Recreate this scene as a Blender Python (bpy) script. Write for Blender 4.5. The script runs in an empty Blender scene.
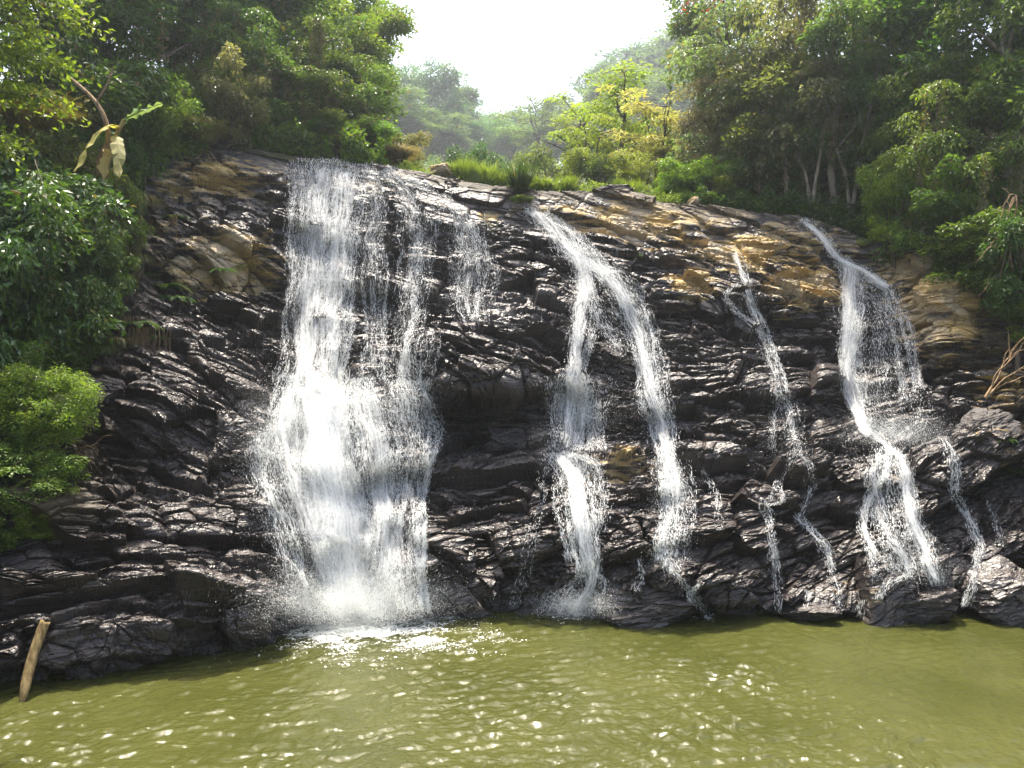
import bpy, math, random
import numpy as np

R = math.radians
sc = bpy.context.scene
col = sc.collection
random.seed(7)

# ------------------------------------------------------------------ camera, sky, sun, exposure
CAM_H, FPX, HOR = 8.7, 774.0, 384.0
HAZE = 0.0004
cam = bpy.data.cameras.new("camera"); cam_o = bpy.data.objects.new("camera", cam); col.objects.link(cam_o)
cam_o.location = (0, 0, CAM_H); cam_o.rotation_euler = (R(90), 0, 0)
cam.sensor_width = 36.0; cam.lens = FPX / 1024 * 36.0; cam.clip_end = 2000; cam.clip_start = 0.1
sc.camera = cam_o

SUN_EL, SUN_AZ = 73.0, -14.0          # azimuth measured from +Y (behind the falls) towards +X
world = bpy.data.worlds.new("World"); sc.world = world; world.use_nodes = True
wn = world.node_tree.nodes; wl = world.node_tree.links
sky = wn.new("ShaderNodeTexSky"); sky.sky_type = 'NISHITA'; sky.sun_disc = False
sky.sun_elevation = R(SUN_EL); sky.sun_rotation = R(SUN_AZ)
sky.air_density = 1.0; sky.dust_density = 7.0; sky.ozone_density = 1.0
wn["Background"].inputs[1].default_value = 0.15
wl.new(sky.outputs[0], wn["Background"].inputs[0])
sun = bpy.data.lights.new("sun", 'SUN'); sun.energy = 4.2; sun.angle = R(0.5); sun.color = (1.0, 0.93, 0.80)
sun_o = bpy.data.objects.new("sun", sun); col.objects.link(sun_o)
sun_o.rotation_euler = (R(-(90 - SUN_EL)), 0, R(-SUN_AZ))
sun_o.location = (0, 60, 80)
sc.view_settings.view_transform = 'Standard'; sc.view_settings.look = 'None'
sc.view_settings.gamma = 1.0; sc.view_settings.use_curve_mapping = False
sc.view_settings.exposure = 1.5
sc.render.engine = 'CYCLES'
sc.cycles.use_denoising = True; sc.cycles.use_adaptive_sampling = False
sc.cycles.max_bounces = 10; sc.cycles.transparent_max_bounces = 24
sc.cycles.diffuse_bounces = 6; sc.cycles.glossy_bounces = 3; sc.cycles.transmission_bounces = 6
sc.cycles.volume_bounces = 1
sc.cycles.sample_clamp_indirect = 10.0

# ------------------------------------------------------------------ numpy helpers
def W(px, py, Y):
    """photo ray (px, py) at distance Y -> point in the world"""
    px = np.asarray(px, float); py = np.asarray(py, float); Y = np.asarray(Y, float)
    return np.stack(np.broadcast_arrays((px - 512) / FPX * Y, Y, CAM_H + (HOR - py) / FPX * Y), -1)

def hsh(ix, iy, iz, seed):
    ix = ix.astype(np.int64).astype(np.uint32); iy = iy.astype(np.int64).astype(np.uint32); iz = iz.astype(np.int64).astype(np.uint32)
    h = ix * np.uint32(374761393) + iy * np.uint32(668265263) + iz * np.uint32(2147483647) + np.uint32((seed * 974634217) & 0xffffffff)
    h = (h ^ (h >> np.uint32(13))) * np.uint32(1274126177)
    h = (h ^ (h >> np.uint32(15))) * np.uint32(2246822519)
    h = h ^ (h >> np.uint32(16))
    return h.astype(np.float64) / 4294967295.0

def noise3(x, y, z, seed=0):
    x, y, z = np.broadcast_arrays(np.asarray(x, float), np.asarray(y, float), np.asarray(z, float))
    ix, iy, iz = np.floor(x), np.floor(y), np.floor(z)
    fx, fy, fz = x - ix, y - iy, z - iz
    sx, sy, sz = (f * f * f * (f * (f * 6 - 15) + 10) for f in (fx, fy, fz))
    out = 0
    for dx in (0, 1):
        for dy in (0, 1):
            for dz in (0, 1):
                w = (sx if dx else 1 - sx) * (sy if dy else 1 - sy) * (sz if dz else 1 - sz)
                out = out + w * hsh(ix + dx, iy + dy, iz + dz, seed)
    return out * 2 - 1

def fbm(x, y, z, seed=0, octv=4, gain=.5):
    a, s, o = 1.0, 0.0, 0.0
    for k in range(octv):
        f = 2.03 ** k
        o = o + a * noise3(x * f, y * f, z * f, seed + k * 17); s += a; a *= gain
    return o / s

def facets(a, b, sa, sb, seed, tilt_a=.5, tilt_b=.5, h=1.0):
    """cells of broken rock: every cell is its own tilted plane; also returns the distance to the nearest crack"""
    qa, qb = a / sa, b / sb
    ia, ib = np.floor(qa), np.floor(qb)
    f1 = np.full(qa.shape, 9.0); f2 = np.full(qa.shape, 9.0); val = np.zeros(qa.shape)
    z = np.zeros_like(ia)
    for da in (-1, 0, 1):
        for db in (-1, 0, 1):
            ca, cb = ia + da, ib + db
            pa = ca + hsh(ca, cb, z, seed); pb = cb + hsh(ca, cb, z, seed + 1)
            ra, rb = qa - pa, qb - pb
            d = np.sqrt(ra * ra + rb * rb)
            v = h * (hsh(ca, cb, z, seed + 2) * 2 - 1) + ra * tilt_a * (hsh(ca, cb, z, seed + 3) * 2 - 1) + rb * tilt_b * (hsh(ca, cb, z, seed + 4) * 2 - 1.35)
            m = d < f1
            f2 = np.where(m, f1, np.minimum(f2, d)); val = np.where(m, v, val); f1 = np.where(m, d, f1)
    return val, f2 - f1

def lerp_tab(x, tab):
    t = np.array(tab, float)
    return [np.interp(x, t[:, 0], t[:, k]) for k in range(1, t.shape[1])]

def smooth1d(a, n, axis=0):
    k = np.hanning(n + 2)[1:-1]; k /= k.sum()
    pad = [(0, 0)] * a.ndim; pad[axis] = (n // 2, n - 1 - n // 2)
    return np.apply_along_axis(lambda v: np.convolve(v, k, 'valid'), axis, np.pad(a, pad, mode='edge'))

def mesh_np(name, V, F, attrs=None, smooth=False):
    """V (n,3), F (m,k) -> mesh"""
    V = np.asarray(V, np.float32); F = np.asarray(F, np.int32)
    me = bpy.data.meshes.new(name)
    k = F.shape[1]
    me.vertices.add(len(V)); me.vertices.foreach_set("co", V.ravel())
    me.loops.add(F.size); me.loops.foreach_set("vertex_index", F.ravel())
    me.polygons.add(len(F)); me.polygons.foreach_set("loop_start", np.arange(0, F.size, k, dtype=np.int32))
    me.polygons.foreach_set("use_smooth", np.full(len(F), smooth, bool))
    if attrs:
        for an, av in attrs.items():
            at = me.attributes.new(an, 'FLOAT', 'POINT'); at.data.foreach_set("value", np.asarray(av, np.float32).ravel())
    me.update(calc_edges=True)
    return me

def grid_faces(nr, nc):
    i = np.arange(nr * nc).reshape(nr, nc)
    return np.stack([i[:-1, :-1], i[:-1, 1:], i[1:, 1:], i[1:, :-1]], -1).reshape(-1, 4)

def link(name, me, mat=None, parent=None):
    o = bpy.data.objects.new(name, me); col.objects.link(o)
    if mat is not None and not me.materials: me.materials.append(mat)
    if parent: o.parent = parent
    return o

def empty(name, loc=(0, 0, 0), rz=0):
    o = bpy.data.objects.new(name, None); col.objects.link(o); o.location = loc; o.rotation_euler = (0, 0, rz)
    o.empty_display_size = .3
    return o

def tag(o, label=None, cat=None, group=None, kind=None):
    if label: o["label"] = label
    if cat: o["category"] = cat
    if group: o["group"] = group
    if kind: o["kind"] = kind
    return o

# ------------------------------------------------------------------ materials
class NT:
    def __init__(s, name):
        s.m = bpy.data.materials.new(name); s.m.use_nodes = True
        s.t = s.m.node_tree; s.t.nodes.clear(); s.out = s.n("ShaderNodeOutputMaterial")
    def n(s, typ, **kw):
        n = s.t.nodes.new(typ)
        for k, v in kw.items(): setattr(n, k, v)
        return n
    def l(s, a, b): s.t.links.new(a, b)
    def val(s, sock, v):
        if hasattr(v, "is_output"): s.l(v, sock)
        else: sock.default_value = v
    def math(s, op, a, b=0.5, clamp=False):
        n = s.n("ShaderNodeMath", operation=op, use_clamp=clamp); s.val(n.inputs[0], a); s.val(n.inputs[1], b); return n.outputs[0]
    def mix(s, f, a, b, typ='MIX'):
        n = s.n("ShaderNodeMix", data_type='RGBA', blend_type=typ); s.val(n.inputs[0], f); s.val(n.inputs[6], a); s.val(n.inputs[7], b); return n.outputs[2]
    def ramp(s, f, lo, hi, a=0.0, b=1.0):
        n = s.n("ShaderNodeMapRange"); n.clamp = True
        s.val(n.inputs[0], f); n.inputs[1].default_value = lo; n.inputs[2].default_value = hi; s.val(n.inputs[3], a); s.val(n.inputs[4], b); return n.outputs[0]
    def noise(s, vec, scale, detail=4, rough=.55, dist=0.0):
        n = s.n("ShaderNodeTexNoise"); n.inputs['Scale'].default_value = scale; n.inputs['Detail'].default_value = detail
        n.inputs['Roughness'].default_value = rough; n.inputs['Distortion'].default_value = dist
        if vec is not None: s.l(vec, n.inputs['Vector'])
        return n.outputs[0]
    def mapping(s, vec, scale=(1, 1, 1), rot=(0, 0, 0)):
        n = s.n("ShaderNodeMapping"); n.inputs['Scale'].default_value = scale; n.inputs['Rotation'].default_value = rot; s.l(vec, n.inputs[0]); return n.outputs[0]
    def attr(s, name):
        n = s.n("ShaderNodeAttribute", attribute_name=name); return n.outputs['Fac']
    def coord(s, which='Object'):
        return s.n("ShaderNodeTexCoord").outputs[which]
    def bump(s, h, strength, dist, prev=None):
        n = s.n("ShaderNodeBump"); n.inputs['Strength'].default_value = strength; n.inputs['Distance'].default_value = dist
        s.l(h, n.inputs['Height'])
        if prev is not None: s.l(prev, n.inputs['Normal'])
        return n.outputs[0]
    def principled(s, base, rough, spec=.5, normal=None, **kw):
        p = s.n("ShaderNodeBsdfPrincipled"); s.val(p.inputs['Base Color'], base); s.val(p.inputs['Roughness'], rough)
        s.val(p.inputs['Specular IOR Level'], spec)
        if normal is not None: s.l(normal, p.inputs['Normal'])
        for k, v in kw.items(): s.val(p.inputs[k], v)
        return p.outputs[0]
    def done(s, shader): s.l(shader, s.out.inputs[0]); return s.m

def rock_material(name, attrs=True, dry=0.0, ochre=0.0):
    t = NT(name); P = t.coord()
    strat = t.mapping(P, (0.55, 0.8, 2.6), (0, R(12), 0))
    n_big = t.noise(P, 0.5, 5, .6); n_mid = t.noise(strat, 1.6, 6, .62, .6); n_fine = t.noise(strat, 9.0, 5, .65)
    vor = t.n("ShaderNodeTexVoronoi", feature='DISTANCE_TO_EDGE'); vor.inputs['Scale'].default_value = 2.4; t.l(strat, vor.inputs['Vector'])
    dark = t.mix(t.ramp(n_mid, .38, .68), (0.013, 0.010, 0.0105, 1), (0.060, 0.045, 0.038, 1))
    dark = t.mix(t.ramp(n_fine, .5, .75, 0, .55), dark, (0.11, 0.095, 0.08, 1))
    tanc = t.mix(t.ramp(n_mid, .35, .65), (0.19, 0.125, 0.05, 1), (0.43, 0.30, 0.095, 1))
    tanc = t.mix(t.ramp(n_big, .45, .62, 0, .6), tanc, (0.36, 0.31, 0.24, 1))
    if attrs:
        oc = t.attr("ochre"); so = t.attr("soil"); wet = t.attr("wet")
        f = t.math('ADD', oc, t.math('MULTIPLY', t.math('SUBTRACT', n_mid, .5), 1.5))
        f = t.ramp(f, .30, .52)
        base = t.mix(f, dark, tanc)
        moss = t.ramp(t.math('ADD', t.attr("moss"), t.math('MULTIPLY', t.math('SUBTRACT', n_fine, .5), 1.2)), .45, .7)
        base = t.mix(moss, base, (0.055, 0.085, 0.012, 1))
        base = t.mix(so, base, t.mix(n_mid, (0.03, 0.022, 0.012, 1), (0.09, 0.066, 0.035, 1)))
        dryf = t.math('MAXIMUM', t.math('MAXIMUM', t.math('MULTIPLY', f, .8), so), moss)
    else:
        f = t.ramp(t.math('ADD', t.math('MULTIPLY', t.math('SUBTRACT', n_mid, .5), 1.5), ochre), .42, .62)
        base = t.mix(f, dark, tanc); dryf = t.math('MAXIMUM', t.math('MULTIPLY', f, .8), dry)
    rough = t.ramp(n_fine, .3, .7, .25, .52)
    rough = t.ramp(dryf, 0, 1, rough, .8)
    h = t.math('ADD', t.math('MULTIPLY', n_fine, .6), t.math('MULTIPLY', t.ramp(vor.outputs[0], 0, .08), .5))
    h2 = t.noise(t.mapping(P, (1, 1, 2.2)), 26.0, 3, .6)
    nb = t.bump(h, .55, .05); nb = t.bump(h2, .4, .015, nb)
    return t.done(t.principled(base, rough, .6, nb))

def leaf_material(name, trans=.5, rough=.42, tint_var=.35, spec=.4):
    """leaf colour comes from each plant's own object colour, varied from leaf to leaf and from spray to spray"""
    t = NT(name)
    oi = t.n("ShaderNodeObjectInfo"); g = t.n("ShaderNodeNewGeometry")
    rnd = g.outputs['Random Per Island']
    nz = t.noise(t.coord(), .8, 2, .5)
    v = t.math('ADD', t.math('MULTIPLY', t.math('SUBTRACT', rnd, .5), tint_var), t.math('MULTIPLY', t.math('SUBTRACT', nz, .5), 1.1))
    hs = t.n("ShaderNodeHueSaturation"); t.l(oi.outputs['Color'], hs.inputs['Color'])
    t.l(t.ramp(v, -.5, .5, .53, .475), hs.inputs['Hue']); hs.inputs['Saturation'].default_value = 1.0
    t.l(t.ramp(v, -.45, .45, .55, 1.6), hs.inputs['Value'])
    c = hs.outputs[0]
    dead = t.math('GREATER_THAN', rnd, .972)
    c = t.mix(t.math('MULTIPLY', dead, .7), c, (0.17, 0.11, 0.035, 1))
    a = t.principled(c, rough, spec)
    tr = t.n("ShaderNodeBsdfTranslucent"); t.l(t.mix(1.0, c, (1.4, 1.42, .65, 1), 'MULTIPLY'), tr.inputs[0])
    mx = t.n("ShaderNodeMixShader"); mx.inputs[0].default_value = trans; t.l(a, mx.inputs[1]); t.l(tr.outputs[0], mx.inputs[2])
    return t.done(mx.outputs[0])

def bark_material(name, c1, c2):
    t = NT(name); P = t.mapping(t.coord(), (3, 3, .6)); n = t.noise(P, 3.0, 5, .6)
    return t.done(t.principled(t.mix(t.ramp(n, .35, .65), c1, c2), .85, .2, t.bump(n, .6, .03)))

def water_white(name, alpha=True):
    t = NT(name)
    col_ = (0.88, 0.89, 0.88, 1)
    d = t.n("ShaderNodeBsdfDiffuse"); d.inputs[0].default_value = col_
    tr = t.n("ShaderNodeBsdfTranslucent"); tr.inputs[0].default_value = col_
    m = t.n("ShaderNodeMixShader"); m.inputs[0].default_value = .5; t.l(d.outputs[0], m.inputs[1]); t.l(tr.outputs[0], m.inputs[2])
    sh = m.outputs[0]
    if alpha:
        u = t.attr("across"); v = t.attr("along"); dens = t.attr("dens"); e = t.attr("edge")
        cmb = t.n("ShaderNodeCombineXYZ"); t.l(t.math('MULTIPLY', u, 9.0), cmb.inputs[0]); t.l(t.math('MULTIPLY', v, .85), cmb.inputs[1]); t.l(t.attr("stream"), cmb.inputs[2])
        n1 = t.noise(cmb.outputs[0], 1.0, 4, .65, .35)
        cmb2 = t.n("ShaderNodeCombineXYZ"); t.l(t.math('MULTIPLY', u, 20.0), cmb2.inputs[0]); t.l(t.math('MULTIPLY', v, 6.0), cmb2.inputs[1]); t.l(t.attr("stream"), cmb2.inputs[2])
        n2 = t.noise(cmb2.outputs[0], 1.0, 3, .7, .2)
        nn = t.math('ADD', t.math('MULTIPLY', n1, .62), t.math('MULTIPLY', n2, .38))
        f = t.math('ADD', t.math('SUBTRACT', nn, .5), t.math('MULTIPLY', t.math('SUBTRACT', t.math('MULTIPLY', dens, e), .52), .56))
        al = t.ramp(f, -.02, .24)
        tp = t.n("ShaderNodeBsdfTransparent"); m2 = t.n("ShaderNodeMixShader"); t.l(al, m2.inputs[0]); t.l(tp.outputs[0], m2.inputs[1]); t.l(sh, m2.inputs[2])
        sh = m2.outputs[0]
    return t.done(sh)

M_ROCK = rock_material("wet_dark_rock")
M_BOULDER = rock_material("dark_boulder", False, 0.0, -.35)
M_TANROCK = rock_material("tan_boulder", False, .6, .75)
M_GREYROCK = rock_material("grey_boulder", False, .7, .12)
M_LEAF = leaf_material("leaf")
M_GLOSSY = leaf_material("glossy_leaf", .3, .28, .35, .6)
M_GRASS = leaf_material("grass_blade", .5, .5, .5)
M_BARK = bark_material("bark", (0.05, 0.038, 0.026, 1), (0.17, 0.135, 0.095, 1))
M_PALEBARK = bark_material("pale_bark", (0.20, 0.16, 0.11, 1), (0.42, 0.36, 0.27, 1))
M_DEADWOOD = bark_material("dead_wood", (0.14, 0.085, 0.04, 1), (0.36, 0.25, 0.14, 1))
M_WSHEET = water_white("falling_water")
M_WDROP = water_white("water_drops", False)

# ------------------------------------------------------------------ the cliff
#        px    py(waterline)
WATERL = [(-500, 900), (-300, 800), (-100, 712), (0, 684), (40, 679), (90, 673), (150, 661), (215, 646), (270, 632), (300, 621), (430, 613), (520, 611),
          (600, 613), (680, 613), (760, 613), (860, 613), (930, 612), (1024, 611), (1150, 622), (1320, 660), (1500, 740)]
#        px    py   Y of the rim of the rock
RIM = [(-500, 500, 12), (-300, 460, 19), (0, 420, 25.5), (60, 395, 28), (95, 365, 30), (125, 290, 33), (140, 200, 36), (155, 168, 38), (185, 148, 39.5), (215, 139, 40.5), (250, 148, 41), (300, 158, 41.5),
       (340, 160, 42), (400, 169, 42.5), (450, 177, 43), (500, 187, 43), (560, 189, 43), (620, 188, 44), (660, 198, 44), (720, 207, 44), (800, 217, 43.5), (835, 226, 43),
       (870, 243, 41.5), (930, 252, 39.5), (1024, 275, 37), (1150, 320, 32), (1320, 380, 26), (1500, 430, 18)]
pxs = np.unique(np.concatenate([np.arange(-500, -30, 12.0), np.arange(-30, 1054, 0.95), np.arange(1054, 1501, 12.0)]))
NC = len(pxs)
pyw = smooth1d(lerp_tab(pxs, WATERL)[0], 15); ryy, rY = lerp_tab(pxs, RIM)
ryy = smooth1d(ryy, 15); rY = smooth1d(rY, 31)
Yw = CAM_H * FPX / (pyw - HOR)
NR = 600
vs = np.linspace(-0.05, 1.0, NR)
V2, PX2 = np.meshgrid(vs, pxs, indexing='ij')
PY2 = pyw[None] + (ryy - pyw)[None] * V2
vc = np.clip(V2, 0, 1)
expo = np.interp(PX2, [-300, 0, 200, 350, 600, 900, 1100], [1.1, 1.15, 1.35, 1.5, 1.45, 1.3, 1.1])
g = np.where(V2 < 0, V2 * .4, vc ** expo)
Y2 = Yw[None] + (rY - Yw)[None] * g
def bump2(cx, cy, rx, ry, amp, p=4.0, top=None):
    """a mass of rock standing out (amp>0) or set back; flat-topped profile"""
    r = np.abs((PX2 - cx) / rx) ** p + np.abs((PY2 - cy) / ry) ** p
    return amp / (1 + r ** 1.5)
wob = 14 * fbm(PX2 / 60, PY2 / 60, 0 * PX2, 5, 3)
PXs, PYs = PX2, PY2
PX2 = PX2 + wob; PY2 = PY2 + 10 * fbm(PX2 / 45, PY2 / 45, 0 * PX2 + 3, 9, 3)
D = np.zeros_like(Y2)
for b in [
    (340, 500, 105, 120, .9, 5), (275, 470, 45, 45, 0.6, 4),               # step under the upper main fall, spur on its left
    (350, 300, 70, 78, -0.5, 4),
    (500, 352, 66, 44, 2.3, 5), (475, 432, 55, 34, -1.1, 3), (452, 420, 30, 28, -1.2, 3),                            # overhanging block and the hollow below it
    (640, 520, 110, 62, 1.1, 5), (760, 540, 150, 80, 0.8, 4), (590, 415, 60, 34, -0.5, 4),            # long ledge
    (880, 350, 50, 80, -1.3, 4), (900, 460, 55, 26, 0.8, 4), (960, 510, 80, 90, 0.7, 4),
    (940, 300, 38, 40, 0.5, 4), (800, 275, 50, 40, 0.6, 3), (680, 280, 70, 40, 0.5, 3), (760, 400, 90, 50, .5, 4),
    (150, 560, 140, 75, 1.0, 5), (60, 640, 150, 30, 0.8, 4), (235, 500, 30, 70, -0.4, 3), (190, 395, 70, 50, .6, 4), (210, 230, 70, 55, .5, 4), (240, 300, 60, 30, -.5, 4),
    (225, 610, 60, 36, .8, 4), (480, 560, 60, 50, .6, 4), (700, 590, 70, 25, .7, 3)]:
    D += bump2(*b)
D *= np.clip((1.02 - vc) * 6, 0, 1)
Y2 = Y2 - D
PX2, PY2 = PXs, PYs
B = W(PX2, PY2, Y2)
dr = np.gradient(B, axis=0); dc = np.gradient(B, axis=1)
N = np.cross(dc, dr); N /= np.linalg.norm(N, axis=-1, keepdims=True)
if N[NR // 2, NC // 2, 1] > 0: N = -N
for k in range(3): N[..., k] = smooth1d(smooth1d(N[..., k], 41, 1), 31, 0)
N /= np.linalg.norm(N, axis=-1, keepdims=True)
s_arc = np.concatenate([np.zeros((1, NC)), np.cumsum(np.linalg.norm(B[1:, :, 1:] - B[:-1, :, 1:], axis=-1), 0)], 0)
s_arc = smooth1d(s_arc, 61, 1)
X = B[..., 0]
# dip of the beds (degrees, + rises to the right), smoothly varying over the face
dip_pts = np.array([(0, 560, 8), (150, 600, 12), (250, 560, -4), (200, 420, -25), (220, 240, -18), (360, 300, 0), (520, 250, -8), (500, 350, -22), (480, 500, 10), (620, 600, 14),
                    (660, 420, 4), (720, 260, -22), (850, 250, -25), (800, 450, 12), (860, 560, 24), (980, 500, 28), (960, 300, -12), (700, 540, 10)], float)
wsum = 0; asum = 0
for px_, py_, a_ in dip_pts:
    w = 1 / (((PX2 - px_) ** 2 + (PY2 - py_) ** 2) + 60.0 ** 2) ** 1.5
    wsum = wsum + w; asum = asum + w * a_
dip = np.radians(asum / wsum)
calm = np.interp(PY2 - np.interp(PX2, pxs, ryy), [0, 60, 130], [.6, .85, 1.0])
def bricks(A, Bq, t, amp, seed, na, tilt=.8):
    """broken beds: courses of irregular blocks, each standing out by its own amount, leaning back to a sharp top ledge"""
    q = Bq / t + .22 * noise3(A / (t * na * 1.7), Bq / t * .4, 0 * A, seed + 9); k = np.floor(q); fr = q - k
    qa = A / (t * na) + hsh(k, k * 0, k * 0, seed) * 17 + .4 * noise3(A / (t * na) * .8, k * 3.1, 0 * k, seed + 7) + (fr - .5) * (hsh(k, k * 0 + 3, k * 0, seed) - .5) * 1.6
    ka = np.floor(qa); fa = qa - ka
    j = hsh(k, ka, k * 0, seed + 1)
    out = j * 1.5 - tilt * (fr ** .8) * (.4 + 1.2 * hsh(k, ka, k * 0 + 1, seed + 2)) + (fa - .5) * 1.4 * (hsh(k, ka, k * 0 + 2, seed + 3) - .5)
    e = np.minimum(np.minimum(fa, 1 - fa) * na, np.minimum(fr, 1 - fr))
    return amp * (out - .5 * np.exp(-e * 14))
def rock_relief(x, s, dip_deg, seed):
    c, n_ = math.cos(R(dip_deg)), math.sin(R(dip_deg))
    w1 = fbm(x * .16, s * .2, 0 * x, 21, 2); w2 = fbm(x * .7, s * .9, 0 * x + 4, 22, 2)
    A = x * c + s * n_ + .3 * w2 + .5 * w1; Bq = -x * n_ + s * c + .5 * w1 + .07 * w2
    ro = np.clip(.55 + 1.3 * fbm(x * .28, s * .4, 0 * x + 9, 23, 3), .12, 1.25)      # some faces stay whole, others are shattered
    ro2 = np.clip(.55 + 1.4 * fbm(x * .6, s * .8, 0 * x + 5, 24, 3), .1, 1.3)
    d = bricks(A, Bq, 2.7, .62, seed + 31, 1.9)
    v_, c_ = facets(A + .5 * w1, Bq, 2.6, 1.5, seed + 41, .8, .9, .8); d += .42 * v_ - .16 * np.exp(-c_ * 16)
    d += bricks(A, Bq, 1.05, .23, seed + 32, 2.6) * (.35 + .65 * ro)
    v_, c_ = facets(A, Bq, 1.15, .55, seed + 51, .9, 1.0, .8); d += .22 * v_ * (.4 + .6 * ro2) - .07 * np.exp(-c_ * 12)
    d += bricks(A, Bq, .40, .095, seed + 34, 3.2) * ro
    v_, c_ = facets(A + .1 * w2, Bq, .40, .19, seed + 61, .9, 1.1, .8); d += .07 * v_ * ro2 - .02 * np.exp(-c_ * 9)
    d += bricks(A, Bq, .16, .045, seed + 33, 2.8) * ro2
    v_, c_ = facets(A, Bq, .15, .07, seed + 71, .9, 1.1, .8); d += .026 * v_ * ro
    return d + .1 * w1
DIPS = [-24, -9, 5, 16, 27]
dipd = np.degrees(dip) * 1.25 + 9 * fbm(X * .22, s_arc * .3, 0 * X, 25, 3)
s_arc = B[..., 2] * .9 + B[..., 1] * .45
cells, _ = facets(X, s_arc, 3.2, 2.0, 26, 0, 0, 1.0); dipd = dipd + 7 * cells
kd = np.argmin(np.abs(dipd[..., None] - np.array(DIPS)), -1)
disp = np.zeros_like(X)
for q_, dg in enumerate(DIPS):
    m_ = kd == q_
    disp[m_] = rock_relief(X[m_], s_arc[m_], dg, q_ * 101)
disp += .012 * fbm(X * 5, s_arc * 5, 0 * X, 81, 3)
disp = (disp - np.mean(disp)) * calm
fade_top = np.clip((1 - vc) * 14, 0.4, 1)
disp *= fade_top
C = B + N * disp[..., None]
# dry, ochre, mossy and earthy areas (what the rock is, not how it is lit)
def area(*pts):
    o = np.zeros_like(X)
    for (cx, cy, rx, ry, a) in pts: o = np.maximum(o, a * np.exp(-(((PX2 - cx) / rx) ** 2 + ((PY2 - cy) / ry) ** 2)))
    return o
OCHRE = area((225, 265, 46, 30, .85), (265, 280, 16, 14, .7), (190, 262, 24, 16, .6), (205, 180, 70, 26, .56), (265, 170, 40, 14, .35), (160, 240, 30, 40, .4), (640, 218, 90, 30, .62), (560, 205, 60, 14, .4), (780, 240, 90, 24, .5), (350, 185, 60, 14, .3), (690, 285, 30, 20, .72), (745, 250, 74, 24, .7), (805, 285, 44, 30, .85),
             (945, 310, 56, 50, .85), (920, 270, 60, 22, .7), (985, 290, 40, 40, .6), (620, 462, 60, 12, .4), (840, 300, 20, 30, .3), (100, 390, 22, 25, .45), (1000, 400, 40, 70, .42), (700, 215, 60, 14, .55), (490, 215, 14, 10, .6), (850, 590, 60, 14, .25), (900, 480, 30, 14, .2))
MOSS = area((490, 225, 16, 10, .6), (810, 300, 14, 14, .45), (640, 255, 14, 12, .4), (1000, 480, 40, 60, .35), (960, 580, 70, 30, .3), (680, 330, 14, 20, .35), (180, 300, 50, 20, .35), (640, 470, 30, 8, .25))
SOIL = np.clip((105 + 18 * fbm(PX2 / 40, PY2 / 40, 0 * X, 91, 3) - PX2) / 25, 0, 1) * np.clip((545 - PY2) / 30, 0, 1)
SOIL = np.maximum(SOIL, np.clip((PX2 - 965 + .55 * (PY2 - 330)) / 25, 0, 1) * np.clip((380 - PY2) / 30, 0, 1) * .8)
rimd = PY2 - np.interp(PX2, pxs, ryy)
SOIL = np.maximum(SOIL, np.clip((13 - rimd + 8 * fbm(PX2 / 14, rimd / 6, 0 * X, 93, 2)) / 8, 0, 1) * np.clip((PX2 - 385) / 20, 0, 1) * np.clip((760 - PX2) / 30, 0, 1) * .85)
WET = 1 - OCHRE
cliff_me = mesh_np("cliff", C.reshape(-1, 3), grid_faces(NR, NC), dict(ochre=OCHRE, moss=MOSS, soil=SOIL, wet=WET), False)
cliff = tag(link("cliff", cliff_me, M_ROCK), kind="structure")

# ------------------------------------------------------------------ the hillside and valley behind the rim
def slope_of(px):
    return np.interp(px, [-500, 0, 90, 150, 300, 385, 450, 600, 740, 800, 900, 1100, 1500], [.9, .9, .85, .7, .62, .22, .08, .07, .18, .36, .7, .9, .9])
def hill_z(px, Y):
    px = np.asarray(px, float); Y = np.asarray(Y, float)
    ry_, rY_ = np.interp(px, pxs, ryy), np.interp(px, pxs, rY)
    z0 = CAM_H + (HOR - ry_) / FPX * rY_
    d = np.maximum(Y - rY_, 0); L = 60.0
    z = z0 + slope_of(px) * L * (1 - np.exp(-d / L))
    # the valley climbs towards wooded hills upstream
    tpy = np.interp(px, [300, 400, 430, 480, 540, 580, 620, 660, 700, 760, 900], [140, 160, 166, 172, 172, 170, 160, 146, 132, 100, 60])
    zt = CAM_H + (HOR - tpy) / FPX * Y; f = np.clip((Y - 70) / 130, 0, 1); f = f * f * (3 - 2 * f)
    return z + f * np.maximum(zt - z, 0)
hpx = np.arange(-500, 1501, 6.0); ht = np.linspace(0, 1, 110) ** 2.2
HP, HT = np.meshgrid(hpx, ht, indexing='xy')
hr = np.interp(HP, pxs, rY); HY = hr + (480 - hr) * HT
HZ = hill_z(HP, HY)
HX = (HP - 512) / FPX * HY
HZ = HZ + (.5 * fbm(HX * .3, HY * .3, 0 * HX, 95, 4) + .1 * fbm(HX * 1.5, HY * 1.5, 0 * HX, 96, 3)) * np.clip((HY - hr) / 3, 0, 1) - .04
HZ -= .7 * np.exp(-((HY - hr - 3) / 6.0) ** 2) * np.clip((HP - 330) / 40, 0, 1) * np.clip((780 - HP) / 40, 0, 1)
HZ[0] -= .25; HY[0] -= .25
t = NT("forest_floor"); n = t.noise(t.coord(), 1.4, 5, .6)
M_SOIL = t.done(t.principled(t.mix(n, (0.02, 0.022, 0.009, 1), (0.055, 0.062, 0.024, 1)), .9, .2, t.bump(n, .8, .1)))
hill_me = mesh_np("hillside", np.stack([HX, HY, HZ], -1).reshape(-1, 3), grid_faces(len(ht), len(hpx)), None, True)
tag(link("hillside", hill_me, M_SOIL), kind="structure")

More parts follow.
